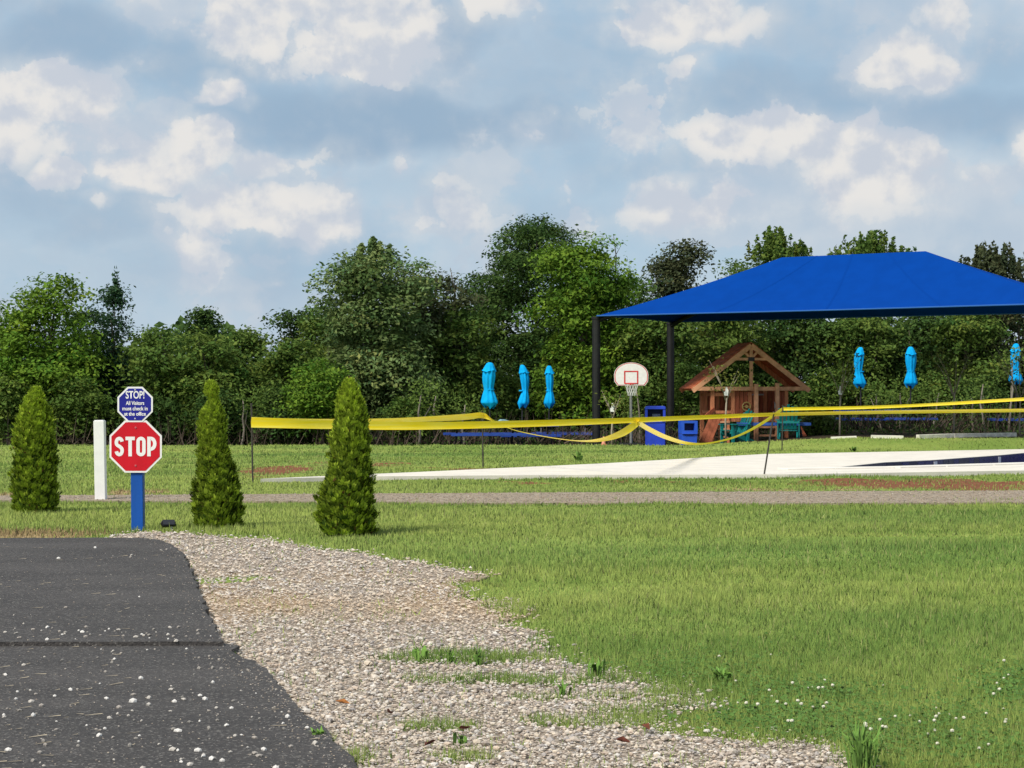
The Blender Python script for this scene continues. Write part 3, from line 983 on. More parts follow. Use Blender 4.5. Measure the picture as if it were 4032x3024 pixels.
def build_woodland():
    """the far wood as one mass, brush on the wood's edge"""
    rg = np.random.default_rng(5)
    n = 26000
    x = rg.uniform(-34, 40, n)
    y = rg.uniform(82, 92, n)
    hz = 3.4 + .8 * np.sin(x * .35) + .5 * np.sin(x * .9 + 1) + 1.6 * sstep(x, 4, 12)
    hz = np.minimum(hz, 2.6 + 1.1 * np.abs(x - XA(575, 84)))
    z = rg.uniform(0, 1, n) ** .8 * hz
    lo, hi = [np.array(c) for c in PAL['dark']]
    t = np.clip(rg.normal(.4, .25, (n, 1)), 0, 1)
    v, f, tn = leaf_quads(np.stack([x, y, z], 1), np.tile([0, -.6, .6], (n, 1)), .42, lo * (1 - t) + hi * t, rg)
    o = link('distant_woods', npmesh('distant_woods', v, f, 4, M_leaf, tn))
    tag(o, 'dark mass of the wood behind the trees', kind='stuff')
    # dead twigs and thin stems tangled at the foot of the wood
    mb_v = []; mb_f = []; k = 0
    n = 2600
    x0 = rg.uniform(-19, 20, n); y0 = rg.uniform(61.8, 67, n)
    z0 = ground_z(x0, y0) - .02
    L = rg.uniform(.35, 1.25, n); a = rg.uniform(0, 6.28, n); tl = rg.uniform(.05, 1.15, n)
    d = np.stack([np.sin(tl) * np.cos(a), np.sin(tl) * np.sin(a), np.cos(tl)], 1)
    p0 = np.stack([x0, y0, z0 + rg.uniform(0, .35, n)], 1); p1 = p0 + d * L[:, None]
    s = unit(np.cross(d, np.array([0.2, 1, 0.1]))); b = np.cross(d, s)
    r = rg.uniform(.008, .018, (n, 1))
    vs = np.stack([p0 + s * r, p0 - s * r * .5 + b * r * .87, p0 - s * r * .5 - b * r * .87, p1], 1).reshape(-1, 3)
    i = np.arange(n)[:, None] * 4
    fs = np.concatenate([i + np.array([[0, 1, 3]]), i + np.array([[1, 2, 3]]), i + np.array([[2, 0, 3]])], 1).reshape(-1)
    tn = np.repeat(np.array([.075, .058, .042]) * rg.uniform(.5, 1.7, (n, 1)), 4, axis=0)
    o = link('brushwood', npmesh('brushwood', vs, fs, 3, colmat('dead_twig', .9), tn))
    tag(o, 'tangled brown twigs along the foot of the wood', kind='stuff')
    # leafy undergrowth
    n = 9000
    x = rg.uniform(-19, 20, n); y = rg.uniform(62.5, 70, n)
    z = ground_z(x, y) + rg.uniform(0, 1, n) ** 2 * (.7 + .5 * waves(x, y, 3, 9))
    lo, hi = [np.array(c) for c in PAL['dark']]
    t = np.clip(rg.normal(.4, .3, (n, 1)), 0, 1)
    v, f, tn = leaf_quads(np.stack([x, y, z], 1), np.tile([0, -.3, .8], (n, 1)), .12, lo * (1 - t) + hi * t, rg)
    tag(link('undergrowth', npmesh('undergrowth', v, f, 4, M_leaf, tn)), 'dark leafy undergrowth below the trees', kind='stuff')


build_woodland()


def thin_stems():
    """slim pale trunks one can tell apart in the dark foot of the wood"""
    spots = [(520, 63.0, 1.6), (548, 64.2, 1.3), (590, 63.5, 1.5), (905, 63.2, 1.9), (940, 64.6, 1.7), (1000, 64, 1.4), (1385, 65, 1.9), (1905, 69, 1.3), (1945, 69.5, 1.3), (2015, 69, 1.3), (2128, 64.5, 1.6), (2100, 66, 1.2), (2178, 64.0, 2.4)]
    labs = ['slim pale trunk beside the second arborvitae at the dark foot of the wood', 'slim trunk just behind the end stake of the yellow tape', 'slim trunk above the red clay patch',
            'slim pale trunk beside the third arborvitae', 'second slim trunk from the third arborvitae, behind the doubled tape', 'slim trunk behind the far end of the longest table',
            'slim trunk just beside the hoop pole', 'slim trunk below the umbrella next to the playhouse', 'slim trunk below the middle umbrella', 'slim trunk between the white timbers',
            'slim trunk beyond the forked sapling', 'crooked slim trunk behind the longest white timber', 'tall slim trunk below the shaded umbrella']
    for (vx, Y, h), lab in zip(spots, labs):
        r = random.Random(vx)
        x = XA(vx, Y); t = empty('thin_tree', (x, Y, gz(x, Y)))
        tag(t, lab, 'tree', 'slim trunks at the foot of the wood')
        pts = [(0, 0, -.05)]
        for i in range(5):
            pts.append((pts[-1][0] + r.uniform(-.07, .07), pts[-1][1] + r.uniform(-.05, .05), h * (i + 1) / 5))
        MB().tube(pts, [.045, .04, .036, .03, .025, .015], 6).tube([pts[2], (pts[2][0] + r.uniform(-.4, .4), .1, pts[2][2] + .6)], [.02, .008], 5).build('trunk', M_palebark, t, smooth=True)
        rg = np.random.default_rng(vx)
        n = 260
        p = np.array(pts[-1]) + rg.normal(0, 1, (n, 3)) * np.array([.35, .35, .3])
        lo, hi = [np.array(c) for c in PAL['olive']]
        tt = rg.uniform(0, 1, (n, 1))
        v, f, tn = leaf_quads(p, np.tile([0, -.3, .8], (n, 1)), .11, lo * (1 - tt) + hi * tt, rg)
        link('crown', npmesh('crown', v, f, 4, M_leaf, tn), t)


thin_stems()


def arborvitae(vx, ybase, ytop, prof, lean, label, seed):
    """dense upright evergreen: fan sprays standing on a lumpy tapering body"""
    x, Y = gpt(vx, ybase)
    h = ZA(ytop, Y)
    s = Y / F / 2.16016
    t = empty('arborvitae', (x, Y, gz(x, Y)))
    tag(t, label, 'evergreen shrub', 'young arborvitae planted in a row')
    rg = np.random.default_rng(seed)
    hs = np.array([p[0] for p in prof]); rs = np.array([p[1] * (.90 if p[0] < .9 else .8) for p in prof]) * s; off = np.array([p[2] for p in prof]) * s

    def rad(u, a):
        r = np.interp(u, hs, rs)
        return r * (1 + .09 * np.sin(a * 3 + u * 17 + seed) + .09 * np.sin(a * 5 - u * 31) + .09 * np.sin(a * 4 + u * 61 + 1) + .06 * np.sin(a * 9 - u * 83))
    n = 7800
    u = rg.uniform(0, 1, n) ** 1.15
    a = rg.uniform(0, 2 * math.pi, n)
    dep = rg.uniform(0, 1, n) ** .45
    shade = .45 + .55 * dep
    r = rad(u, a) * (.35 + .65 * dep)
    cx = np.interp(u, hs, off)
    c = np.stack([cx + r * np.cos(a), r * np.sin(a), .03 + u * h * .965], 1)
    out = np.stack([np.cos(a), np.sin(a), np.zeros(n)], 1)
    up = np.array([0, 0, 1.0])
    # five fingers per spray, fanned in a vertical plane
    clump = np.clip(.5 + .40 * np.sin(a * 7 + u * 40) * np.cos(u * 55 - a * 4) + rg.normal(0, .2, n), 0, 1)  # shaded gaps between clumps are put into the leaf colour
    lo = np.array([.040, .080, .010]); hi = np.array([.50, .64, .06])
    topy = np.clip((u - .45) * 1.1, 0, .5)[:, None]  # tint lightens the upper part as if it caught more light
    V = []; T = []
    tw = rg.normal(0, .35, (n, 3))
    for k in range(5):
        an = (k - 2) * .38 + rg.normal(0, .12, n)
        dr = unit(out * (.55 + .35 * np.sin(an))[:, None] + up * np.cos(an * 1.2)[:, None] + np.cross(out, up) * np.sin(an)[:, None] * .6 + tw * .5)
        L = rg.uniform(.045, .085, (n, 1)) * (1.05 - .45 * u[:, None]) * (1 if k != 2 else 1.2)
        sd = unit(np.cross(dr, out + tw))
        wd = L * .20
        tip = c + dr * L
        V.append(np.stack([c, c + dr * L * .55 + sd * wd, tip, c + dr * L * .55 - sd * wd], 1))
        f = np.clip(clump * (.35 + .75 * dep) + rg.normal(0, .15, n), 0, 1)[:, None]  # inner sprays coloured darker: painted shade inside the body
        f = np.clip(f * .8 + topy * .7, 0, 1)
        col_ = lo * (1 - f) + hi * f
        brown = (rg.uniform(0, 1, n) < .012)[:, None]
        col_ = np.where(brown, np.array([.13, .075, .025]), col_)
        T.append(np.repeat(col_, 4, axis=0).reshape(n, 4, 3))
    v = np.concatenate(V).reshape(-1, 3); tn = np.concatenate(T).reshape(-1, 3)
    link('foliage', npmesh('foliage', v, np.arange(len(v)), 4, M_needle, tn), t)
    mb = MB()
    mb.tube([(0, 0, -.05), (float(np.interp(.4, hs, off)), 0, h * .4), (float(np.interp(.9, hs, off)), 0, h * .88)], [.035, .028, .008], 7)
    for i in range(16):
        uu = .05 + i / 17; aa = i * 2.4
        o0 = float(np.interp(uu, hs, off)); rr = float(np.interp(uu, hs, rs)) * .75
        mb.tube([(o0, 0, uu * h * .9), (o0 + rr * math.cos(aa), rr * math.sin(aa), uu * h * .9 + .12)], [.010, .004], 5)
    mb.build('trunk', M_bark, t)


arborvitae(76, 1108, 832, [(0, 42, 0), (.06, 48, 0), (.25, 48, 0), (.45, 46, -1), (.62, 44, -2), (.75, 40, -2), (.86, 27, -1), (.94, 18, 1), (1, 8, 2)], 0,
           'bushy arborvitae with a blunt top, at the picture edge beside the white post', 31)
arborvitae(468, 1138, 813, [(0, 45, 2), (.05, 48, 2), (.2, 53, 2), (.36, 43, -1), (.51, 33, -6), (.59, 26, -9), (.705, 31, -10), (.79, 24, -11), (.85, 11, -7), (.875, 6, -5), (.92, 14, -11), (.96, 14, -12), (1, 6, -13)], 0,
           'arborvitae with a kinked topknot, beside the stop sign', 57)
arborvitae(749, 1155, 812, [(0, 56, 0), (.05, 61, 0), (.175, 61, -1), (.26, 57, -1), (.376, 49, 5), (.49, 41, 9), (.61, 44, 6), (.665, 40, 8), (.78, 33, 8), (.868, 28, 7), (.95, 18, 6), (1, 6, 5)], 0,
           'smooth conical arborvitae in front of the yellow tape', 83)

# ------------------------------------------------------------------ grass, gravel, pebbles, clover
def blades(x, y, h, w, tone, rg, name, label):
    n = len(x)
    z = ground_z(x, y) - .005
    z = np.maximum(z, np.where(in_poly(x, y, GRAVEL), 0.0, -9))
    a = rg.uniform(0, 2 * math.pi, n)
    dx, dy = np.cos(a), np.sin(a)
    # blades turn their flat side loosely towards the open field
    ln = np.abs(rg.normal(0, .6, n)); la = rg.uniform(0, 2 * math.pi, n)
    tip = np.stack([x + np.cos(la) * ln * h, y + np.sin(la) * ln * h, z + h * np.sqrt(np.maximum(.10, 1 - ln * ln * .8))], 1)
    v = np.stack([np.stack([x - dx * w / 2, y - dy * w / 2, z], 1), np.stack([x + dx * w / 2, y + dy * w / 2, z], 1), tip], 1).reshape(-1, 3)
    o = link(name, npmesh(name, v, np.arange(n * 3), 3, M_grass, np.repeat(tone, 3, axis=0)))
    return tag(o, label, kind='stuff')


def grass_tone(x, y, rg):
    n = len(x)
    p = waves(x, y, 4.5, 41, 6, 2.8) * 1.1 + waves(x, y, 1.0, 42, 6, 2.0) * .5 + waves(x, y, .28, 44, 7, 1.5) * .55 + rg.normal(0, .42, n)
    t = np.clip(.52 + .36 * p, 0, 1)[:, None]
    g0 = np.array([.170, .275, .055]); g1 = np.array([.390, .475, .120])
    c = g0 * (1 - t) + g1 * t
    q = np.clip(waves(x, y, 7, 43, 5, 2.0) * .6 + rg.normal(0, .3, n), 0, 1)[:, None]
    c = c * (1 - .35 * q) + np.array([.13, .29, .085]) * .30 * q
    dry = (rg.uniform(0, 1, n) < .05)[:, None]
    return np.where(dry, np.array([.36, .38, .15]) * rg.uniform(.7, 1.2, (n, 1)), c)


def build_grass():
    rg = np.random.default_rng(77)
    n = 900000
    yi = np.concatenate([rg.uniform(444, 790, int(n * .72)), rg.uniform(444, 535, int(n * .28))])
    Y = EYE * F / (yi - HZ)
    X = rg.uniform(-1, 1, len(Y)) * (Y * .256 * 1.12 + .8)
    # the lawn goes on beyond the field of view
    y2 = EYE * F / (rg.uniform(470, 800, 150000) - HZ)
    X = np.append(X, np.where(rg.uniform(0, 1, len(y2)) < .7, 1, -1) * (y2 * .256 * 1.12 + .7 + rg.uniform(0, 3.2, len(y2)))); Y = np.append(Y, y2)
    far = Y > 54
    Y = np.where(far, rg.uniform(53, 62.2, len(Y)), Y)
    keep = ~in_poly(X, Y, ASPH) & ~in_poly(X, Y, DECK)
    Xj, Yj = X + waves(X, Y, .9, 8) * .10, Y + waves(X, Y, 1.1, 9) * .18
    pth = in_poly(Xj, Yj, PATH)
    keep &= ~pth | (rg.uniform(0, 1, len(X)) < .03 + .22 * np.clip(waves(X, Y, 1.8, 19, 6, 3.0) - .35, 0, 1))
    Xg, Yg = X + rg.normal(0, .05, len(X)), Y + rg.normal(0, .12, len(X))
    gr = in_poly(Xg, Yg, GRAVEL)
    gp = np.full(len(X), .016) * (1 + waves(X, Y, 1.0, 17))
    for vx, vy, rx, ry, d in TONGUES:
        X0, Y0 = gpt(vx, vy); X1, _ = gpt(vx + rx, vy); _, Ya = gpt(vx, vy - ry)
        q = ((X - X0) / (X1 - X0)) ** 2 + ((Y - Y0) / (Ya - Y0)) ** 2 + waves(X, Y, .5, 12) * .4
        gp = np.maximum(gp, d * np.clip(1.3 - q, 0, 1) * .95)
    u = rg.uniform(0, 1, len(X))
    keep &= ~gr | (u < gp)
    red, straw, lit = zones(X, Y)
    keep &= (rg.uniform(0, 1, len(X)) > np.clip(red * 1.1 - .12, 0, .93))
    keep &= (rg.uniform(0, 1, len(X)) > np.clip(straw, 0, .55))
    keep &= lit < .55
    # thin ragged fringe where the lawn meets the gravel
    near_edge = np.zeros(len(X), bool)
    for dx, dy in ((.22, 0), (-.22, 0), (0, .3), (0, -.3)):
        near_edge |= in_poly(Xg + dx, Yg + dy, GRAVEL)
    keep &= ~(near_edge & ~gr) | (rg.uniform(0, 1, len(X)) < .85)
    X, Y, straw, gr = X[keep], Y[keep], straw[keep], gr[keep]
    n = len(X)
    h = rg.uniform(.03, .075, n) * (1 + .3 * waves(X, Y, 2.0, 14, 5, 1.8)) * np.where(gr, .8, 1)
    tall = rg.uniform(0, 1, n) < .03
    h = np.where(tall, h * rg.uniform(1.3, 2.0, n), h)
    h = np.clip(h, .02, .14) * np.where(Y > 28, .85, 1)
    w = np.maximum(.0045, .00058 * Y) * rg.uniform(.6, 1.4, n)
    tone = grass_tone(X, Y, rg)
    sm = (rg.uniform(0, 1, n) < np.clip(straw, 0, .9))[:, None]
    tone = np.where(sm, np.array([.36, .27, .13]) * rg.uniform(.6, 1.2, (n, 1)), tone)
    cut = Y > 27
    blades(X[~cut], Y[~cut], h[~cut], w[~cut], tone[~cut], rg, 'grass', 'mown grass of the near lawn')
    blades(X[cut], Y[cut], h[cut], w[cut], tone[cut], rg, 'far_grass', 'mown grass beyond the path and round the pool deck')
    # grass standing in the gravel, tongue by tongue
    TX = []; TY = []
    for vx, vy, rx, ry, d in TONGUES:
        m = int(d * rx * ry * 1.5) + 150
        r_ = np.sqrt(rg.uniform(0, 1, m)); a_ = rg.uniform(0, 6.28, m)
        vv = vy + r_ * np.sin(a_) * ry * 1.15 + rg.normal(0, 1.5, m); uu = vx + r_ * np.cos(a_) * rx * 1.1
        yy = EYE * F / (vv / 2.16016 - HZ)
        TX.append((uu / 2.16016 - 512) * yy / F); TY.append(yy)
    X = np.concatenate(TX); Y = np.concatenate(TY)
    k = (waves(X, Y, .45, 18, 6) + rg.normal(0, .4, len(X)) > -.15) & ~in_poly(X, Y, ASPH)
    X, Y = X[k], Y[k]; n = len(X)
    blades(X, Y, rg.uniform(.02, .075, n), np.maximum(.004, .00045 * Y) * rg.uniform(.6, 1.3, n), grass_tone(X, Y, rg) * .9, rg, 'gravel_grass', 'grass and weeds growing through the gravel')
    # dry straw on the bare strip
    n = 5200
    X = rg.uniform(-6.5, -2.2, n); Y = rg.uniform(20.9, 22.9, n)
    _, st, _ = zones(X, Y)
    k = (st > .3) & ~in_poly(X, Y, ASPH)
    X, Y = X[k], Y[k]; n = len(X)
    blades(X, Y, rg.uniform(.015, .05, n), np.full(n, .014), np.array([.50, .38, .19]) * rg.uniform(.5, 1.1, (n, 1)), rg, 'dry_grass', 'dry straw-coloured grass along the asphalt end')


build_grass()


def stone_mesh(name, seed, m, sub):
    bm = bmesh.new()
    if sub:
        bmesh.ops.create_icosphere(bm, subdivisions=1, radius=.5)
    else:
        bmesh.ops.create_cube(bm, size=.8)
    r = random.Random(seed)
    for v in bm.verts:
        v.co *= r.uniform(.75, 1.15)
    me = bpy.data.meshes.new(name)
    bm.to_mesh(me); bm.free()
    me.materials.append(m)
    return me


def build_stones():
    rg = np.random.default_rng(99)
    M_st = colmat('gravel_stone', .9, 0, .2)
    # a handful of stone shapes, instanced by copying vertices
    shapes = []
    ico = bmesh.new(); bmesh.ops.create_icosphere(ico, subdivisions=1, radius=1)
    ico.verts.ensure_lookup_table()
    iv = np.array([v.co[:] for v in ico.verts]); iF = np.array([[v.index for v in f.verts] for f in ico.faces])
    ico.free()
    oV = np.array([[1, 0, 0], [-1, 0, 0], [0, 1, 0], [0, -1, 0], [0, 0, 1], [0, 0, -1.]]); oF = np.array([[0, 2, 4], [2, 1, 4], [1, 3, 4], [3, 0, 4], [2, 0, 5], [1, 2, 5], [3, 1, 5], [0, 3, 5]])

    def cloud(x, y, z, s, tone, V, Fc):
        n = len(x); nv = len(V)
        a = rg.uniform(0, 6.28, n)
        ca, sa = np.cos(a), np.sin(a)
        sc_ = np.stack([rg.uniform(.8, 1.35, n), rg.uniform(.65, 1.1, n), rg.uniform(.4, .75, n)], 1) * s[:, None]
        P = V[None] * rg.uniform(.75, 1.2, (n, nv, 1)) * sc_[:, None, :]
        Px = P[..., 0] * ca[:, None] - P[..., 1] * sa[:, None]; Py = P[..., 0] * sa[:, None] + P[..., 1] * ca[:, None]
        P = np.stack([Px + x[:, None], Py + y[:, None], P[..., 2] + (z + s * .25)[:, None]], 2).reshape(-1, 3)
        f = (Fc[None] + (np.arange(n) * nv)[:, None, None]).reshape(-1)
        return P, f, np.repeat(tone, nv, axis=0)

    def tones(n, x=None, y=None):
        base = np.array([[.54, .48, .41], [.45, .39, .33], [.60, .56, .51], [.38, .32, .27], [.49, .40, .32], [.35, .32, .30], [.58, .50, .40]])
        t = base[rg.integers(0, len(base), n)] * rg.uniform(.8, 1.12, (n, 1))
        if y is not None:
            b = np.clip(waves(x, y, 2.2, 61, 5, 1.6) * .6 + .25, 0, 1) * ((y > 12.8) & (y < 18.5))
            t = t * (1 - .42 * b[:, None]) + np.array([.46, .32, .18]) * .42 * b[:, None]
        return t
    yi = rg.uniform(527, 800, 150000)
    Y = EYE * F / (yi - HZ)
    X = rg.uniform(-5.4, 5.0, len(Y))
    Xj, Yj = X + rg.normal(0, .07, len(X)), Y + rg.normal(0, .16, len(X))
    k = in_poly(Xj, Yj, GRAVEL) & ~in_poly(X, Y, ASPH)
    X, Y = X[k], Y[k]; n = len(X)
    s = rg.gamma(3, .0017, n) + .0032
    s = np.clip(s * (1 + (Y - 9) * .06), .0035, .024)
    tone = tones(n, X, Y)
    nr = (Y < 12.5) & (s > .011)
    a = cloud(X[nr], Y[nr], np.full(nr.sum(), .008), s[nr], tone[nr], iv, iF)
    b = cloud(X[~nr], Y[~nr], np.full((~nr).sum(), .008), s[~nr], tone[~nr], oV, oF)
    v = np.concatenate([a[0], b[0]]); f = np.concatenate([a[1], b[1] + len(a[0])]); t = np.concatenate([a[2], b[2]])
    tag(link('gravel', npmesh('gravel', v, f, 3, M_st, t)), 'pale gravel of the shoulder beside the asphalt', kind='stuff')
    # path grit
    n = 14000
    yi = rg.uniform(489, 505, n); Y = EYE * F / (yi - HZ); X = rg.uniform(-9, 9, n)
    k = in_poly(X + rg.normal(0, .06, n), Y + rg.normal(0, .1, n), PATH); X, Y = X[k], Y[k]; n = len(X)
    v, f, t = cloud(X, Y, np.full(n, .01), rg.uniform(.008, .02, n), tones(n) * .58 * np.array([1.0, .95, .86]), oV, oF)
    tag(link('path_gravel', npmesh('path_gravel', v, f, 3, M_st, t)), 'grey-brown gravel strewn over the far path', kind='stuff')
    # crumbs of stone on the asphalt
    n = 3000
    yi = rg.uniform(545, 790, n); Y = 1.5 * F / (yi - HZ); X = rg.uniform(-5.5, 1.2, n)
    rim = [p for p in ASPH_FAR[1:14][::-1]] + [p for p in ASPH_NEAR[2:19][::-1]]
    for p, q in zip(rim[:-1], rim[1:]):
        p = np.array(p); q = np.array(q); L = np.linalg.norm(q - p)
        if L > 4: continue
        m = int(L * (110 if p[1] < 11.6 else 26)); tt = rg.uniform(0, 1, (m, 1)); e_ = p + (q - p) * tt
        X = np.append(X, e_[:, 0] - np.abs(rg.normal(0, .13, m))); Y = np.append(Y, e_[:, 1] + rg.normal(0, .12, m))
    k = in_poly(X, Y, ASPH); X, Y = X[k], Y[k]; n = len(X)
    up = in_poly(X, Y, ASPH_FAR)
    v, f, t = cloud(X, Y, np.where(up, .065, .04), rg.uniform(.0025, .0065, n), tones(n) * .72, oV, oF)
    tag(link('stone_debris', npmesh('stone_debris', v, f, 3, M_st, t)), 'small stone crumbs strewn on the asphalt', kind='stuff')
    # dry stalks and straw blown over the asphalt
    n = 900
    yi = rg.uniform(548, 790, n); Y = 1.5 * F / (yi - HZ); X = rg.uniform(-5.5, 1.2, n)
    k = in_poly(X + .1, Y, ASPH) & (waves(X, Y, 1.6, 71, 6) > -.2); X, Y = X[k], Y[k]; n = len(X)
    zz = np.where(in_poly(X, Y, ASPH_FAR), .069, .044)
    a = rg.normal(0, .5, n); L = rg.uniform(.02, .09, n); wd = rg.uniform(.0015, .004, n)
    dx, dy = np.cos(a) * L, np.sin(a) * L; nx, ny = -np.sin(a) * wd, np.cos(a) * wd
    v = np.stack([np.stack([X - nx, Y - ny, zz], 1), np.stack([X + nx, Y + ny, zz], 1), np.stack([X + dx + nx, Y + dy + ny, zz + .006], 1), np.stack([X + dx - nx, Y + dy - ny, zz + .004], 1)], 1).reshape(-1, 3)
    tn = np.repeat(np.array([.34, .29, .21]) * rg.uniform(.5, 1.3, (n, 1)), 4, axis=0)
    tag(link('straw_litter', npmesh('straw_litter', v, np.arange(len(v)), 4, M_st, tn)), 'dry stalks lying on the asphalt', kind='stuff')
    # the stones one can tell apart on the asphalt, each a thing
    shades = [(.46, .43, .39), (.33, .30, .27), (.25, .235, .215), (.62, .60, .57)]
    meshes = []
    for i in range(8):
        m = mat('loose_stone', shades[i % 4], .85, .2, .2, 20)
        meshes.append(stone_mesh('loose_stone', 40 + i, m, True))
    cnt = 0; tries = 0
    named = [(288, 1516, .030, 'largest white stone in the middle of the near asphalt'), (153, 1491, .020, 'white stone lying alone towards the picture edge on the near asphalt'),
             (215, 1590, .022, 'white stone with a dry stalk on the near asphalt'), (443, 1511, .022, 'white stone between the largest stone and the asphalt rim'),
             (622, 1549, .022, 'pale stone close to the frayed asphalt rim'), (490, 1568, .022, 'pale oblong stone on the near asphalt below the rim cluster'),
             (385, 1580, .026, 'flat white stone lying on the lower near asphalt'), (460, 1475, .020, 'white stone just inside the rim bend of the asphalt'),
             (458, 1640, .024, 'white stone at the very bottom of the asphalt'), (570, 1620, .022, 'white stone at the bottom beside the grassy rim')]
    lst = [(gpt(a, b, .04), s * .68, lab) for a, b, s, lab in named]
    while len(lst) < 262 and tries < 20000:
        tries += 1
        q = rg.uniform()
        if q < .26:
            yy = 1.49 * F / (rg.normal(636, 5) - HZ)
        elif q < .36:
            yy = 1.49 * F / (rg.uniform(548, 640) - HZ)
        else:
            yy = 1.49 * F / (rg.uniform(645, 775) - HZ)
        xx = rg.uniform(-.28, .08) * yy if rg.uniform() < .75 else rg.uniform(-.1, .1) * yy
        if not bool(in_poly(np.array([xx + .05]), np.array([yy]), ASPH)[0]): continue
        lst.append(((xx, yy), float(np.clip(rg.gamma(3.2, .0020) + .004, .005, .015)) * (1 + max(0, yy - 11) * .03), None))
    for (xx, yy), s, lab in lst:
        upper = bool(in_poly(np.array([xx]), np.array([yy]), ASPH_FAR)[0])
        zz = (.065 if upper else .04) + s * .3
        o = link('loose_stone', meshes[rg.integers(0, 8)] if not lab else meshes[3], None, (xx, yy, zz), (0, 0, rg.uniform(0, 6.28)))
        o.scale = (2 * s * rg.uniform(.9, 1.4), 2 * s * rg.uniform(.7, 1.1), 2 * s * rg.uniform(.5, .8))
        tag(o, lab or ('small pale stone lying loose on the upper asphalt layer' if upper else 'small pale stone lying loose on the near asphalt'), 'stone',
            'loose stones on the upper asphalt' if upper else 'loose stones on the near asphalt')


build_stones()


def build_clover():
    rg = np.random.default_rng(15)
    M_w = mat('clover_white', (.60, .58, .47), .8, .1, .15, 60)
    bm = bmesh.new()
    bmesh.ops.create_icosphere(bm, subdivisions=1, radius=.0095, matrix=Matrix.Translation((0, 0, .085)) @ Matrix.Diagonal((1, 1, .8, 1)))
    ret = bmesh.ops.create_cone(bm, segments=5, radius1=.0022, radius2=.0018, depth=.085, matrix=Matrix.Translation((0, 0, .042)))
    for f in bm.faces:
        f.material_index = 1 if f.calc_center_median().z < .074 else 0
    me = bpy.data.meshes.new('clover_flower'); bm.to_mesh(me); bm.free(); me.materials.append(M_w)
    me.materials.append(mat('clover_stem', (.10, .19, .05), .7))
    n = 0
    cl = [(1700, 1540, 150, 22), (1800, 1570, 200, 25), (2050, 1560, 150, 40), (1900, 1600, 160, 25), (2100, 1620, 110, 25), (1750, 1490, 120, 15), (2180, 1480, 60, 30), (1500, 1450, 150, 30)]
    while n < 64:
        c = cl[rg.integers(0, len(cl) - (0 if rg.uniform() < .3 else 1))]
        vx, vy = c[0] + rg.normal(0, c[2] * .6), c[1] + rg.normal(0, c[3] * .6)
        x, y = gpt(vx, vy)
        if bool(in_poly(np.array([x]), np.array([y]), GRAVEL)[0]) or vy > 1720 or vx > 2330: continue
        o = link('clover_flower', me, None, (x, y, gz(x, y) - .01), (rg.normal(0, .2), rg.normal(0, .2), rg.uniform(0, 6)))
        s = rg.uniform(.7, 1.15); o.scale = (s, s, s)
        tag(o, 'white clover flower head standing in the near lawn', 'flower', 'white clover flowers in the lawn')
        n += 1
    # clover leaves round the flowers
    n = 9000
    k = rg.integers(0, len(cl), n)
    C = np.array(cl)[k]
    vx = C[:, 0] + rg.normal(0, 1, n) * C[:, 2] * .8; vy = C[:, 1] + rg.normal(0, 1, n) * C[:, 3] * .8
    vy = np.minimum(vy, 1760)
    Y = EYE * F / (vy / 2.16016 - HZ); X = (vx / 2.16016 - 512) * Y / F
    kk = ~in_poly(X, Y, GRAVEL); X, Y = X[kk], Y[kk]; n = len(X)
    p = np.stack([X, Y, ground_z(X, Y) + rg.uniform(.015, .06, n)], 1)
    t = rg.uniform(0, 1, (n, 1))
    v, f, tn = leaf_quads(p, np.tile([0, -.2, 1.0], (n, 1)), .020, np.array([.07, .145, .03]) * (1 - t) + np.array([.14, .26, .06]) * t, rg, .9, .4)
    tag(link('clover_leaves', npmesh('clover_leaves', v, f, 4, M_grass, tn)), 'round clover leaves in the near lawn', kind='stuff')


build_clover()


def tuft(vx, vy, n, h, spread, label, seed, broad=.008):
    rg = np.random.default_rng(seed)
    x, y = gpt(vx, vy)
    V = []
    T = []
    for i in range(n):
        a = rg.uniform(0, 6.28); L = h * rg.uniform(.5, 1.1); ln = rg.uniform(.1, 1.0) * spread
        b = np.array([rg.normal(0, .02), rg.normal(0, .02), 0])
        d = np.array([math.cos(a), math.sin(a), 0])
        s = np.array([-d[1], d[0], 0]) * broad * rg.uniform(.6, 1.3)
        p1 = b + d * ln * .4 * L + np.array([0, 0, L * .62]); p2 = b + d * ln * L + np.array([0, 0, L * (.95 - .35 * ln)])
        V += [b - s * .7, b + s * .7, p1 + s, p1 - s, p1 - s, p1 + s, p2 + s * .05, p2 - s * .05]
        c = np.array([.16, .30, .06]) * rg.uniform(.7, 1.4)
        T += [c] * 8
    V = np.array(V)
    me = npmesh('grass_tuft', V, np.arange(len(V)), 4, M_grass, np.array(T))
    o = link('grass_tuft', me, None, (x, y, 0.0 if bool(in_poly(np.array([x]), np.array([y]), GRAVEL)[0]) else gz(x, y)))
    tag(o, label, 'grass tuft', 'weed tufts in gravel and lawn')


tuft(1862, 1668, 95, .26, .6, 'tall coarse grass tuft at the bottom of the picture beside the bare gravel', 1, .0048)
tuft(912, 1428, 16, .12, .6, 'broad-bladed weed in the middle of the gravel', 2, .012)
tuft(975, 1432, 14, .09, .7, 'small weed in the gravel next to the broad-bladed one', 3, .008)
tuft(1030, 1436, 20, .12, .7, 'weed tuft where the grass tongue enters the gravel', 4, .007)
tuft(690, 1604, 22, .08, 1.0, 'low grass tuft growing at the asphalt rim', 5, .009)
tuft(1290, 1462, 20, .12, .7, 'weed tuft at the tip of the lawn beside the gravel', 6, .008)
tuft(1560, 1470, 30, .12, .8, 'leafy weed at the lawn corner above the clover', 7, .013)
tuft(1250, 994, 26, .28, 1.0, 'dark broad-leaved weed growing behind the pool deck', 8, .03)
tuft(1845, 975, 22, .22, 1.0, 'small dark weed at the far rim of the pool deck', 9, .025)
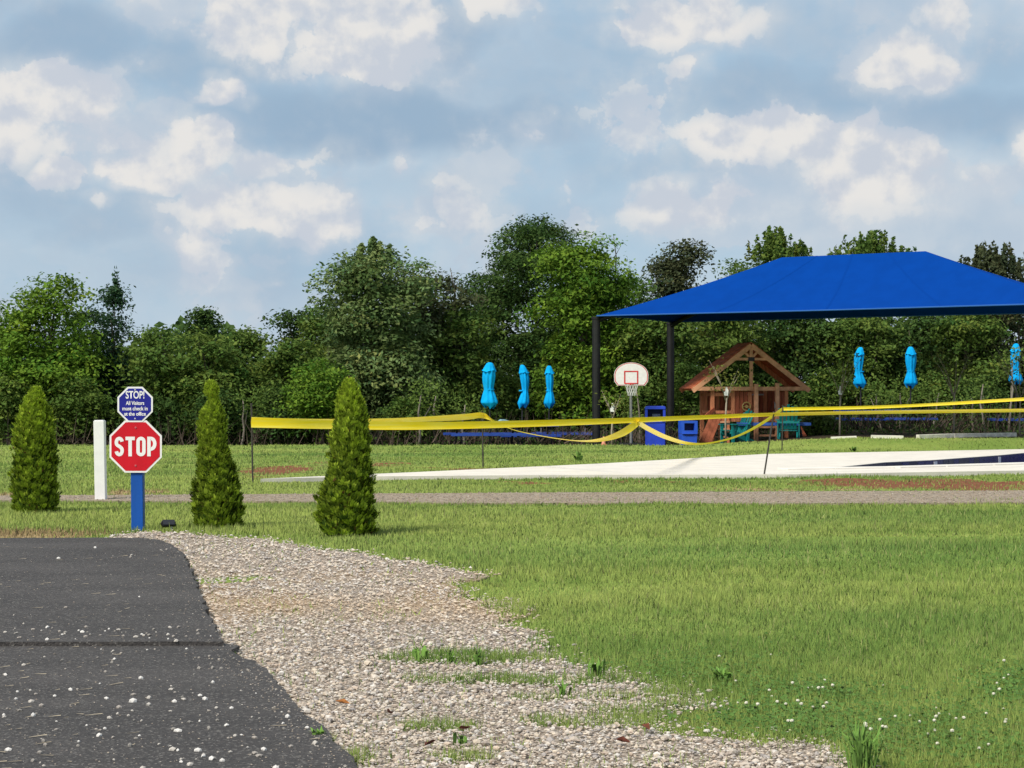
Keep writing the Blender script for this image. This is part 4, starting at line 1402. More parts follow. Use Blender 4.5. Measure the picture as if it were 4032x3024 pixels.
tuft(1000, 1610, 12, .07, .8, 'tiny weed in the lower gravel', 10, .008)
tuft(1210, 1505, 16, .09, .8, 'weed at the lower grass tongue in the gravel', 12, .008)


def fallen_leaves():
    spots = [(740, 1527, (.33, .13, .035), 'orange-brown fallen leaf on the gravel beside the asphalt rim'), (842, 1549, (.12, .04, .02), 'dark brown fallen leaf on the gravel'),
             (1005, 1584, (.10, .03, .02), 'dark fallen leaf in the lower gravel'), (930, 1616, (.09, .03, .02), 'small dark leaf near the bottom of the gravel'),
             (1395, 1580, (.14, .045, .025), 'reddish fallen leaf at the bare clay rim'), (1345, 1612, (.13, .04, .025), 'reddish leaf on the gravel below the clay rim')]
    for i, (vx, vy, c, lab) in enumerate(spots):
        x, y = gpt(vx, vy, .01)
        r = random.Random(i)
        vs = []
        for q in range(8):
            a = q * math.pi / 4
            rr = .030 * (1.25 if q % 4 == 0 else .62)
            vs.append((rr * math.cos(a), rr * math.sin(a), .012 * abs(math.sin(a)) + r.uniform(0, .008)))
        vs.append((0, 0, 0))
        mb = MB().add(vs, [(q, (q + 1) % 8, 8) for q in range(8)])
        o = mb.build('fallen_leaf', mat('dead_leaf', c, .8, .2, .3, 30), None, (x, y, .03), (.3, .2, i * 1.3))
        tag(o, lab, 'leaf', 'fallen leaves on the gravel')


fallen_leaves()

# ------------------------------------------------------------------ stop sign, white post, lamp
M_white = mat('white_paint', (.80, .80, .80), .5, .3, .04, 6)
M_signwhite = mat('sign_white', (.82, .82, .82), .4, .4, .03, 8)
M_red = mat('sign_red', (.56, .004, .016), .4, .4, .08, 5)
M_navy = mat('sign_blue', (.012, .014, .25), .4, .4, .08, 5)
M_bluepost = mat('blue_paint', (.004, .075, .36), .5, .35, .12, 4, .25, 25, stretch=(1, 1, .15))
M_black = mat('black_plastic', (.005, .005, .005), .5, .3, .2, 10)
M_steel = mat('grey_steel', (.28, .28, .28), .45, .5, .15, 10, metal=.6)


def octagon(w):
    a = w / 2; b = a * math.tan(math.pi / 8)
    return [(-b, -a), (b, -a), (a, -b), (a, b), (b, a), (-b, a), (-a, b), (-a, -b)]


def text_mesh(txt, w, h, offset):
    cu = bpy.data.curves.new('lettering', 'FONT')
    cu.body = txt
    cu.offset = offset
    cu.resolution_u = 4
    ob = bpy.data.objects.new('lettering_source', cu)
    col.objects.link(ob)
    dg = bpy.context.evaluated_depsgraph_get()
    me = bpy.data.meshes.new_from_object(ob.evaluated_get(dg))
    bpy.data.objects.remove(ob, do_unlink=True)
    bpy.data.curves.remove(cu)
    co = np.empty(len(me.vertices) * 3); me.vertices.foreach_get('co', co); co = co.reshape(-1, 3)
    mn, mx = co.min(0), co.max(0)
    sx, sy = w / (mx[0] - mn[0]), h / (mx[1] - mn[1])
    c = (mn + mx) / 2
    new = np.stack([(co[:, 0] - c[0]) * sx, np.zeros(len(co)), (co[:, 1] - c[1]) * sy], 1)
    me.vertices.foreach_set('co', new.ravel())
    # extrude a hair so that it is a solid film
    me.update()
    return me


def stroke_letters(h, w):
    """S T O P in the narrow even strokes of a road sign, each letter an outline of quads; total width w"""
    sw = h * .178; lw = w * .222; gap = (w - 4 * lw) / 3
    mb = MB()

    def ribbon(pts, closed=False):
        n = len(pts); L = []; Rr = []
        for i in range(n):
            a = Vector(pts[(i - 1) % n] if (closed or i > 0) else pts[i]); b = Vector(pts[(i + 1) % n] if (closed or i < n - 1) else pts[i])
            d = (b - a).normalized(); nn = Vector((-d.y, d.x)) * sw / 2
            p = Vector(pts[i]); L.append(p + nn); Rr.append(p - nn)
        vs = [(p.x, 0, p.y) for p in L] + [(p.x, 0, p.y) for p in Rr]
        m = n if closed else n - 1
        mb.add(vs, [(i, (i + 1) % n, n + (i + 1) % n, n + i) for i in range(m)])

    def arc(cx, cy, rx, ry, a0, a1, k=9):
        return [(cx + rx * math.cos(R(a0 + (a1 - a0) * i / k)), cy + ry * math.sin(R(a0 + (a1 - a0) * i / k))) for i in range(k + 1)]
    x0 = -w / 2; hi = h / 2 - sw / 2; hw = lw / 2 - sw / 2; ry = (h - sw) / 4
    cx = x0 + lw / 2
    ribbon(arc(cx, hi - ry, hw, ry, 12, 180, 10) + arc(cx, hi - ry, hw, ry * .9, 200, 262, 4)[0:3] + [(cx, 0.002)] + arc(cx, -hi + ry, hw, ry * .9, 82, 20, 4)[1:] + arc(cx, -hi + ry, hw, ry, 0, -168, 10))
    cx += lw + gap
    mb.add([(cx - lw / 2, 0, h / 2), (cx + lw / 2, 0, h / 2), (cx + lw / 2, 0, h / 2 - sw), (cx - lw / 2, 0, h / 2 - sw)], [(0, 1, 2, 3)])
    mb.add([(cx - sw / 2, 0, h / 2 - sw), (cx + sw / 2, 0, h / 2 - sw), (cx + sw / 2, 0, -h / 2), (cx - sw / 2, 0, -h / 2)], [(0, 1, 2, 3)])
    cx += lw + gap
    ribbon(arc(cx, hi - hw, hw, hw, 0, 180, 10) + arc(cx, -hi + hw, hw, hw, 180, 360, 10), True)
    cx += lw + gap
    mb.add([(cx - lw / 2, 0, h / 2), (cx - lw / 2 + sw, 0, h / 2), (cx - lw / 2 + sw, 0, -h / 2), (cx - lw / 2, 0, -h / 2)], [(0, 1, 2, 3)])
    rp = h * .27
    ribbon([(cx - lw / 2 + sw, hi)] + arc(cx + lw / 2 - sw / 2 - rp * .75, hi - rp, rp * .75, rp, 90, -90, 10) + [(cx - lw / 2 + sw, hi - 2 * rp)])
    return mb


def build_sign():
    Y = 22.75
    x = XA(299, Y)
    t = empty('stop_sign', (x, Y, gz(x, Y)))
    tag(t, 'red stop sign below a smaller blue visitor notice on a blue wooden post', 'sign')
    MB().box((0, 0, .72), (.135, .135, 1.5)).build('post', M_bluepost, t, (0, 0, 0), (0, R(-.6), 0), bevel=.006)
    s = Y / F / 2.16016

    def loc(vx, vy):
        return ((vx - 299) * s, ZA(vy, Y) - gz(x, Y))
    cx, cz = loc(296.3, 964)
    w = 112.5 * s
    M_bolt = mat('bolt_head', (.50, .10, .12), .4, .5)
    p = MB().prism(octagon(w), -.003, .003).build('stop_panel', M_signwhite, t, (cx, -.086, cz))
    MB().prism(octagon(w * .925), -.001, .001).build('red_face', M_red, p, (0, -.0052, 0))
    stroke_letters(.222, .475).build('lettering', M_signwhite, p, (0, -.0085, 0.0))
    for zz in (.215, -.215):
        MB().tube([(0, -.012, zz), (0, .004, zz)], .012, 8).build('bolt', M_bolt, p)
    cx, cz = loc(295.2, 873.5)
    w = 76 * s
    p = MB().prism(octagon(w), -.003, .003).build('visitor_panel', M_signwhite, t, (cx, -.09, cz))
    MB().prism(octagon(w * .90), -.001, .001).build('blue_face', M_navy, p, (0, -.0052, 0))
    for txt, ww, hh, dz, of in (('STOP!', .212, .088, .109, .02), ('All Visitors', .208, .044, .016, .022), ('must check in', .287, .044, -.046, .022), ('at the office', .245, .044, -.106, .022)):
        me = text_mesh(txt, ww, hh, of)
        me.materials.clear(); me.materials.append(M_signwhite)
        link('lettering', me, p, (0, -.0085, dz))
    M_b2 = mat('bolt_head_pale', (.55, .55, .62), .4, .5)
    for zz in (.165, -.16):
        MB().tube([(0, -.012, zz), (0, .004, zz)], .009, 8).build('bolt', M_b2, p)
    # white square post
    Y = 29.0
    x = XA(218.5, Y)
    o = MB().box((0, 0, .58), (.15, .15, 1.19)).box((0, 0, 1.18), (.13, .13, .012)).build('post', M_white, None, (x, Y, gz(x, Y)), (0, R(-1.1), 0), bevel=.005)
    o.name = 'white_post'
    tag(o, 'square white post leaning slightly beside the far path, next to the stop sign', 'post')
    # flood lamp on a short white stake
    x, Y = gpt(366, 1146)
    t = empty('flood_lamp', (x, Y, gz(x, Y)))
    tag(t, 'small black flood lamp on a stake at the gravel edge, beside the stop sign', 'lamp')
    MB().box((.02, .02, .04), (.022, .022, .12)).build('stake', M_white, t)
    MB().prism([(-.075, .075), (.075, .085), (.07, .135), (-.08, .15), (-.10, .115)], -.05, .05).build('housing', M_black, t, rot=(R(-12), 0, R(10)), bevel=.008)
    MB().box((-.005, -.056, .125), (.13, .006, .055)).build('lens', mat('dark_lens', (.03, .03, .035), .1, .6), t, rot=(R(-12), 0, R(10)))


build_sign()

# ------------------------------------------------------------------ caution tape on stakes
M_tape = bpy.data.materials.new('yellow_tape'); M_tape.use_nodes = True
def _tape():
    nb = NB(M_tape.node_tree)
    out = nb.n('ShaderNodeOutputMaterial'); b = nb.n('ShaderNodeBsdfPrincipled')
    tc = nb.n('ShaderNodeTexCoord')
    c = nb.mix(nb.rng(nb.noise(nb.vec('MULTIPLY', tc.outputs['Object'], (.6, .6, 14)), 2.2, 4, .6), .35, .7), (.96, .72, .015), (.97, .80, .10))
    nb.link(c, b.inputs['Base Color']); b.inputs['Roughness'].default_value = .35; b.inputs['Specular IOR Level'].default_value = .4
    t = nb.n('ShaderNodeBsdfTranslucent'); nb.link(c, t.inputs[0])
    mx = nb.n('ShaderNodeMixShader'); mx.inputs[0].default_value = .15
    nb.link(b.outputs[0], mx.inputs[1]); nb.link(t.outputs[0], mx.inputs[2]); nb.link(mx.outputs[0], out.inputs[0])
_tape()
M_rod = mat('dark_rod', (.05, .045, .04), .7, .3)


def ribbon(segs, width, name, label, group, seed):
    """tape through (x,y,z,half-twist angle) points, finely divided, edges slightly curled"""
    r = random.Random(seed)
    P = []
    n = len(segs)
    for i in range(n - 1):
        a, b = segs[i], segs[i + 1]
        p0 = segs[max(0, i - 1)]; p3 = segs[min(n - 1, i + 2)]
        for k in range(10):
            t = k / 10
            q = []
            for c in range(5):
                v = 0.5 * ((2 * a[c]) + (-p0[c] + b[c]) * t + (2 * p0[c] - 5 * a[c] + 4 * b[c] - p3[c]) * t * t + (-p0[c] + 3 * a[c] - 3 * b[c] + p3[c]) * t ** 3)
                q.append(v)
            P.append(q)
    P.append(list(segs[-1]))
    vs = []; fs = []
    for i, q in enumerate(P):
        p = Vector(q[:3])
        d = (Vector(P[min(i + 1, len(P) - 1)][:3]) - Vector(P[max(i - 1, 0)][:3])).normalized()
        s = d.cross(Vector((0, 0, 1))).normalized(); u = s.cross(d)
        wv = (u * math.cos(q[3]) + s * math.sin(q[3]))
        cr = wv.cross(d)
        hw = width * q[4] / 2
        vs += [p - wv * hw, p - wv * hw * .33 + cr * .012, p + wv * hw * .33 + cr * .006, p + wv * hw]
        if i:
            k = 4 * i
            for j in range(3):
                fs.append((k - 4 + j, k - 3 + j, k + 1 + j, k + j))
    o = MB().add(vs, fs).build(name, M_tape, smooth=True)
    return tag(o, label, 'barrier tape', group)


def build_tape():
    def P(vx, vy, Y, tw=0.0, ws=1.0):
        return (XA(vx, Y), Y, ZA(vy, Y), tw, ws)
    G = 'strips of yellow barrier tape round the pool'
    ribbon([P(543, 912, 34.5, 0, 1.25), P(630, 915, 34.7, .1, 1.15), P(720, 917.5, 35.0, .15, 1.05), P(860, 920, 35.4, .1, .98), P(1000, 918.5, 35.8, .2, .92), P(1180, 914, 36.2, .3, .84), P(1370, 907.5, 36.5, .35, .70),
            P(1560, 899.5, 36.8, .4, .56), P(1680, 895, 37.0, .4, .50), P(1900, 890.5, 38.4, .4, .50), P(2212, 886.5, 40.5, .4, .52), P(2330, 885, 41.5, .4, .52)], .145,
           'caution_tape', 'long front strip of yellow barrier tape running past the third arborvitae', G, 1)
    ribbon([P(543, 910, 34.52, 0, .9), P(700, 911.5, 36.6, .1, .75), P(860, 908, 38.7, .1, .62), P(1000, 901, 41, .1, .85), P(1042, 897.5, 41.9, .3, .8), P(1072, 912, 41.6, .9, .8), P(1110, 929, 40.9, 1.2, .7), P(1180, 944, 39.5, 1.3, .5),
            P(1250, 952.5, 38.3, 1.2, .5), P(1300, 950, 37.4, .9, .65), P(1345, 935, 36.8, .7, .9), P(1378, 912, 36.48, .7, .8)], .15,
           'caution_tape', 'slack yellow tape drooping below the picnic tables, from stake to front strip', G, 2)
    ribbon([P(1378, 912, 36.46, .7, .5), P(1400, 926, 38.0, .8, .55), P(1440, 945, 41.0, .9, .6), P(1485, 957.5, 45.5, 1.0, .6), P(1530, 957.5, 49.2, 1.0, .55), P(1590, 943, 52.0, .8, .75), P(1645, 915, 54.0, .6, 1.05), P(1692, 882, 54.9, .5, .8)], .17,
           'caution_tape', 'slack yellow tape hanging in front of the small blue bin and playhouse', G, 3)
    ribbon([P(1691, 883.5, 54.85, .3, .58), P(1850, 880.5, 53.5, .3, .56), P(2000, 874.5, 52.0, .35, .52), P(2212, 862, 50.0, .3, .55), P(2330, 855, 49, .3, .55)], .155,
           'caution_tape', 'upper far strip of yellow tape rising above the pool towards the picture edge', G, 4)
    # stakes
    GS = 'thin rods holding the barrier tape'
    def stake(a, b, lab):
        a, b = Vector(a), Vector(b)
        t = empty('tape_stake', a); tag(t, lab, 'stake', GS)
        MB().tube([(0, 0, -.05), b - a], .016, 7).build('rod', M_rod, t)
        MB().tube([(b - a) * .985, (b - a) * 1.005], .022, 7).build('cap', M_rod, t)
    for vx, vb, vt, vxt, lab in ((546, 1041, 872, 543, 'thin rod at the free end of the front tape, above the red clay'), (1043.5, 1008, 890, 1042, 'thin rod behind the deck where the slack tape peaks'),
                                 (1689, 974, 876, 1691, 'thin rod where the upper far tape begins, before the playhouse'), (1649, 1030, 890, 1672, 'leaning rod standing on the front of the pool deck')):
        x, Y = gpt(vx, vb)
        stake((x, Y, 0), (XA(vxt, Y), Y, ZA(vt, Y)), lab)
    stake((XA(2332, 49), 49, 0.05), (XA(2332, 49), 49, 1.5), 'thin rod at the picture edge holding the upper far tape')
    stake((XA(2332, 41.5), 41.5, 0.05), (XA(2332, 41.5), 41.5, 1.3), 'thin rod at the picture edge holding the front tape')


build_tape()

# ------------------------------------------------------------------ shade canopy
def build_canopy():
    M_fab = mat('blue_shade_fabric', (.0012, .042, .255), .9, .03, .05, 2)
    M_post = mat('black_steel', (.010, .010, .011), .5, .4, .3, 5)
    M_seam = mat('blue_seam_tape', (.0011, .0395, .243), .9, .03)
    M_cable = mat('hem_cable', (.02, .10, .35), .6)
    A = Vector((2.62, 61.7, 3.93)); B = Vector((15.1, 52.7, 3.93)); C = Vector((17.8, 58.0, 3.93)); D = Vector((5.32, 67.0, 3.93))
    R0 = Vector((8.26, 61.2, 5.70)); R1 = Vector((12.1, 58.5, 5.70))
    cen = (A + B + C + D) / 4
    root = empty('shade_canopy', (cen.x, cen.y, gz(cen.x, cen.y)))
    tag(root, 'large blue fabric hip-roof shade canopy on black steel posts over the playground', 'canopy')
    org = root.location.copy()

    def sheet(a, b, r1, r0, n=24, m=10, sag=.16):
        """one slope: eave a->b, ridge r0->r1; the cloth sags between its edges"""
        vs = []; fs = []
        for j in range(m + 1):
            v = j / m
            for i in range(n + 1):
                u = i / n
                e = a.lerp(b, u); e.z += -0.05 * 4 * u * (1 - u) * (1 - v) + .05 * 4 * u * (1 - u) * (1 - v)
                inw = (cen - e); inw.z = 0
                e = e + inw.normalized() * (.32 * 4 * u * (1 - u))
                rr = r0.lerp(r1, u)
                p = e.lerp(rr, v)
                p.z -= sag * 4 * v * (1 - v) * (.35 + .65 * 4 * u * (1 - u)) * .75 + .12 * v * (1 - v)
                vs.append(p - org)
        for j in range(m):
            for i in range(n):
                k = j * (n + 1) + i
                fs.append((k, k + 1, k + n + 2, k + n + 1))
        return vs, fs
    for nm, (a, b, r1, r0) in (('front_slope', (A, B, R1, R0)), ('rear_slope', (C, D, R0, R1)), ('end_slope', (D, A, R0, R0)), ('end_slope', (B, C, R1, R1))):
        vs, fs = sheet(a, b, r1, r0)
        o = MB().add(vs, fs).build('fabric_panel', M_fab, root, smooth=True)
        if len(set(map(tuple, (r1, r0)))) > 1:
            for ii in (6, 12, 18):      # stitched seams between the widths of cloth
                sv = []
                for j in range(11):
                    p = vs[j * 25 + ii]; q_ = vs[j * 25 + ii + 1]
                    d_ = (q_ - p).normalized() * .035
                    sv += [p - d_ + Vector((0, 0, .006)), p + d_ + Vector((0, 0, .006))]
                MB().add(sv, [(2 * j, 2 * j + 1, 2 * j + 3, 2 * j + 2) for j in range(10)]).build('seam', M_seam, o)
        # hem tube along the eave
        MB().tube([vs[i] for i in range(25)], .022, 6).build('hem', M_cable, o)
    for P_, Q in ((A, R0), (B, R1), (C, R1), (D, R0)):
        out = (P_ - cen); out.z = 0; out.normalize()
        base = P_ + out * .12
        if P_ is A: base = Vector((XA(1288, 61.9), 61.9, 0))
        if P_ is D: base = Vector((XA(1448.5, 67.0), 67.0, 0))
        g = gz(base.x, base.y)
        topz = 3.86
        MB().tube([(base.x, base.y, g - .1), (base.x, base.y, topz)], .128, 16).build('post', M_post, root, tuple(-org), smooth=False)
        MB().tube([(base.x, base.y, g - .05), (base.x, base.y, g + .03)], .24, 16).build('base_plate', M_post, root, tuple(-org))
        MB().tube([(base.x, base.y, topz - .02), (base.x, base.y, topz + .05)], .15, 16).build('post_cap', M_post, root, tuple(-org))
        # rafter from the post head up under the hip
        q = P_.lerp(Q, .96); q.z -= .16
        p1 = Vector((base.x, base.y, topz - .08))
        MB().tube([p1, P_.lerp(Q, .12) + Vector((0, 0, -.13)), P_.lerp(Q, .5) + Vector((0, 0, -.30)), q], [.075, .065, .06, .055], 10).build('rafter', M_post, root, tuple(-org), smooth=True)
    MB().tube([R0 - Vector((0, 0, .16)), R1 - Vector((0, 0, .16))], .055, 10).build('ridge_beam', M_post, root, tuple(-org))


build_canopy()

# ------------------------------------------------------------------ picnic tables with folded umbrellas
M_umb = mat('turquoise_umbrella_cloth', (.006, .36, .78), .95, .04, .12, 5)
M_dark = mat('dark_pole', (.02, .02, .022), .5, .4)
M_tblue = mat('blue_coated_steel', (.02, .06, .34), .45, .4, .15, 6)
M_leg = mat('black_coated_steel', (.012, .012, .016), .5, .4)


def umbrella(vx, vtop, Y, wide, label, seed, bend=0.0, length=1.38):
    r = random.Random(seed)
    x = XA(vx, Y)
    g = gz(x, Y)
    H = ZA(vtop, Y) - g
    t = empty('patio_umbrella', (x, Y, g), r.uniform(0, 6))
    tag(t, label, 'umbrella', 'folded turquoise umbrellas')
    rx = t.rotation_euler.z

    def body(prof, nf, amp, wob):
        n = 32; vs = []; fs = []
        ph = r.uniform(0, 6)
        for i, (z, rad, am) in enumerate(prof):
            for k in range(n):
                a = 2 * math.pi * k / n
                rr = rad * (1 + am * amp * (1.4 * abs(math.cos(nf * a / 2 + ph)) - .9) + am * .3 * amp * math.sin(2 * a + ph * 2 + z * 2))
                off = bend * math.sin((H - z) / length * math.pi) * .12
                zz = z + (wob * (math.sin(3 * a + ph) + 1.2 * abs(math.cos(nf * a / 2 + ph))) if i == len(prof) - 1 else 0)
                vs.append((rr * math.cos(a) + off * math.cos(-rx), rr * math.sin(a) + off * math.sin(-rx), zz))
        m = len(prof)
        for i in range(m - 1):
            for k in range(n):
                k2 = (k + 1) % n
                fs.append((i * n + k, i * n + k2, (i + 1) * n + k2, (i + 1) * n + k))
        fs.append(tuple(range(n)))
        return MB().add(vs, fs)
    w = wide
    L = length
    body([(H - .10, .03 * w, 0), (H - .16, .10 * w, .5), (H - .28, .128 * w, 1), (H - .45, .134 * w, 1), (H - .60, .122 * w, 1), (H - .74, .104 * w, 1), (H - .82, .098 * w, .7), (H - .88, .108 * w, 1), (H - 1.0, .142 * w, .8), (H - 1.17, .186 * w, .55), (H - 1.22, .188 * w, .5), (H - 1.24, .182 * w, .5), (H - L, .112 * w, .5)], 8, .30, .05
         ).build('folded_canopy', M_umb, t, smooth=True)
    body([(H, .035 * w, 0), (H - .03, .075 * w, .3), (H - .12, .11 * w, .8), (H - .22, .142 * w, 1.1), (H - .275, .162 * w, 1.2)], 8, .10, .02).build('vent_cap', M_umb, t, smooth=True)
    MB().tube([(0, 0, H - .84), (0, 0, H - .80)], .108 * w, 16).build('tie_strap', M_umb, t)
    MB().tube([(0, 0, 0), (0, 0, H - .2)], .024, 10).build('pole', M_dark, t)
    MB().tube([(0, 0, 0), (0, 0, .06)], [.26, .24], 20).build('base', M_dark, t)
    return t


umbrella(1058, 783, 60.6, 1.30, 'widest folded turquoise umbrella with a doubled top, over the long blue bench', 4, -.3)
umbrella(1128, 788, 63.6, .97, 'slim folded turquoise umbrella, middle one of the three over the picnic tables', 5, .8)
umbrella(1186, 790, 65.4, .95, 'folded turquoise umbrella nearest the basketball hoop', 6, .2)
umbrella(1859, 750, 67.2, 1.08, 'folded turquoise umbrella closest to the wooden playhouse', 7, -.6)
umbrella(1967, 749, 67.0, 1.15, 'folded turquoise umbrella standing between two saplings above the white timbers', 8, .1)
umbrella(2195, 742, 66.0, 1.1, 'folded turquoise umbrella half hidden by twigs at the picture edge', 9, -.3)


def picnic_table(x, y, rz, L, label, group='blue picnic tables', zt=.74, col_=None):
    t = empty('picnic_table', (x, y, gz(x, y)), rz)
    tag(t, label, 'table', group)
    m = col_ or M_tblue
    for i in range(5):
        MB().box((0, (i - 2) * .145, zt), (L, .135, .04)).build('plank', m, t, bevel=.006)
    for sy in (-1, 1):
        for q in (0, 1):
            MB().box((0, sy * (.62 + .14 * q), .44), (L, .13, .075)).build('seat_plank', m, t, bevel=.006)
    for sx in (-1, 1):
        xx = sx * L * .36
        f = MB().bar((xx, -.74, .41), (xx, .74, .41), .05, .04).bar((xx, -.30, zt - .03), (xx, .30, zt - .03), .05, .04)
        f.bar((xx, -.22, zt - .04), (xx, -.60, 0), .05, .05).bar((xx, .22, zt - .04), (xx, .60, 0), .05, .05)
        f.build('leg_frame', M_leg, t)
    MB().bar((-L * .36, 0, .41), (L * .36, 0, .41), .04, .04).build('cross_brace', M_leg, t)
    return t


picnic_table(XA(1052, 61.2), 61.2, R(12), 2.44, 'long blue picnic table below the widest folded umbrella')
picnic_table(XA(1140, 63.4), 63.4, R(8), 1.9, 'blue picnic table below the slim middle umbrella')
picnic_table(XA(1200, 64.2) + .3, 65.6, R(-6), 2.0, 'blue picnic table below the umbrella by the basketball hoop')
picnic_table(XA(1859, 67.2), 67.2, R(5), 1.7, 'blue picnic table below the umbrella beside the playhouse', zt=.72)
picnic_table(XA(1967, 67.0), 67.0, R(-8), 1.7, 'blue picnic table below the umbrella between the saplings', zt=.72)
picnic_table(XA(2195, 66.0), 66.0, R(-8), 1.7, 'blue picnic table below the half hidden umbrella', zt=.72)


def crumpled_bag():
    Y = 61.3; x = XA(1086, Y)
    r = random.Random(3)
    bm = bmesh.new(); bmesh.ops.create_icosphere(bm, subdivisions=2, radius=1)
    for v in bm.verts:
        v.co *= r.uniform(.8, 1.1)
        v.co = Vector((v.co.x * .27 + v.co.z * .06, v.co.y * .16, max(-.02, v.co.z) * .14))
    me = bpy.data.meshes.new('cloth_bag'); bm.to_mesh(me); bm.free()
    me.materials.append(mat('pale_cyan_cloth', (.36, .56, .60), .8, .2, .25, 12))
    tag(link('cloth_bag', me, None, (x, Y, gz(x, Y) + .785), (0, 0, .4)), 'pale cyan crumpled cloth lying on the long blue table', 'cloth')


crumpled_bag()

# ------------------------------------------------------------------ basketball hoop
def build_hoop():
    Y = 61.2
    x = XA(1363, Y)
    g = gz(x, Y)
    s = Y / F / 2.16016
    t = empty('basketball_hoop', (x, Y, g))
    tag(t, 'small basketball hoop with a fan-shaped white and red backboard on a grey pole', 'basketball hoop')
    z = lambda vy: ZA(vy, Y) - g
    pts = []
    hw = 37 * s
    zb, zm, zt = z(831), z(810), z(783)
    pts += [(-hw * .80, z(833)), (hw * .80, z(833)), (hw * .98, z(824)), (hw, zm)]
    for i in range(1, 12):
        a = math.pi * i / 12
        pts.append((hw * math.cos(a), zm + (zt - zm) * math.sin(a)))
    pts += [(-hw, zm), (-hw * .98, z(824))]
    M_bw = mat('backboard_white', (.78, .76, .76), .4, .4, .05, 12)
    M_br = mat('backboard_red', (.55, .05, .05), .5, .3, .3, 14)
    bb = MB().prism(pts, -.02, .02).build('backboard', M_bw, t, (0, -.10, 0))
    # red line border and target square, printed sheets standing a hair proud
    c = (sum(p[0] for p in pts) / len(pts), sum(p[1] for p in pts) / len(pts))
    def ring(poly, k0, k1):
        n = len(poly); cz = (zt + z(833)) / 2
        f = lambda p, k: (p[0] * k, -.0225, cz + (p[1] - cz) * k)
        return MB().add([f(p, k0) for p in poly] + [f(p, k1) for p in poly], [(i, (i + 1) % n, n + (i + 1) % n, n + i) for i in range(n)])
    ring(pts, .97, .925).build('border_line', M_br, bb)
    sq = [(-.22, z(829)), (.22, z(829)), (.22, z(801)), (-.22, z(801))]
    n = 4
    inn = [(-.175, z(827)), (.175, z(827)), (.175, z(804)), (-.175, z(804))]
    MB().add([(p[0], -.0228, p[1]) for p in sq] + [(p[0], -.0228, p[1]) for p in inn], [(i, (i + 1) % 4, 4 + (i + 1) % 4, 4 + i) for i in range(4)]).build('target_square', M_br, bb)
    rz = z(829)
    ring_pts = [(.2 * math.cos(2 * math.pi * i / 20), -.36 + .2 * math.sin(2 * math.pi * i / 20), rz) for i in range(21)]
    rim = MB().tube(ring_pts, .014, 6).box((0, -.14, rz - .01), (.12, .08, .06)).build('rim', M_br, t)
    M_net = mat('white_net', (.70, .70, .68), .8, .1, .1, 20)
    nt = MB()
    for i in range(12):
        for sg in (-1, 1):
            p = []
            for k in range(5):
                u = k / 4
                a = 2 * math.pi * i / 12 + sg * u * .9
                rr = .2 * (1 - .45 * u)
                p.append((rr * math.cos(a), -.36 + rr * math.sin(a), rz - .36 * u))
            nt.tube(p, .006, 4, False)
    nt.build('net', M_net, t)
    MB().tube([(0, .02, -.05), (0, .02, z(800))], .045, 12).build('pole', M_steel, t)
    MB().bar((0, .02, z(826)), (0, -.08, z(822)), .05, .05).bar((0, .02, z(806)), (0, -.08, z(806)), .05, .05).build('bracket', M_steel, t)
    MB().box((0, .25, .10), (.7, .9, .16)).build('base', M_black, t, bevel=.04)


build_hoop()

# ------------------------------------------------------------------ blue bins
def bin_tall():
    Y = 61.8; x = XA(1416, Y); g = gz(x, Y)
    M_b = mat('blue_bin_plastic', (.018, .055, .50), .5, .35, .10, 4)
    M_bd = mat('bin_opening_shade', (.010, .015, .06), .6)  # dark colour painting the shade inside the hood
    M_lbl = mat('grey_label', (.35, .37, .40), .6, .2, .3, 20)
    t = empty('litter_bin', (x, Y, g), R(-6))
    tag(t, 'tall blue hooded litter bin beside the black canopy post', 'bin', 'blue bins by the playhouse')
    H = ZA(877, Y) - g
    w = .64
    MB().box((0, 0, H * .31), (w * .96, .58, H * .62)).build('body', M_b, t, bevel=.02)
    MB().box((0, 0, H * .645), (w, .62, .05)).build('lid_rim', M_b, t, bevel=.012)
    h0, h1 = H * .67, H
    hood = MB()
    hood.box((-w * .43, 0, (h0 + h1 - .1) / 2), (w * .12, .58, h1 - h0 - .1)).box((w * .43, 0, (h0 + h1 - .1) / 2), (w * .12, .58, h1 - h0 - .1))
    hood.box((0, .22, (h0 + h1 - .1) / 2), (w * .74, .12, h1 - h0 - .1))
    hood.build('hood', M_b, t)
    MB().prism([(-w * .5, h1 - .10), (w * .5, h1 - .10), (w * .5, h1 - .04), (w * .42, h1), (-w * .42, h1), (-w * .5, h1 - .04)], -.31, .31).build('hood_top', M_b, t, bevel=.01)
    MB().box((0, .13, (h0 + h1 - .1) / 2), (w * .72, .03, h1 - h0 - .12)).build('opening_shade', M_bd, t)  # dark sheet standing in for the shade under the hood
    MB().box((.02, .10, h0 + .16), (w * .38, .012, .10)).build('notice', M_lbl, t)
    # rubbish lying in the mouth
    MB().box((w * .40, -.31, h0 + .02), (.10, .06, .05)).build('latch', M_lbl, t)


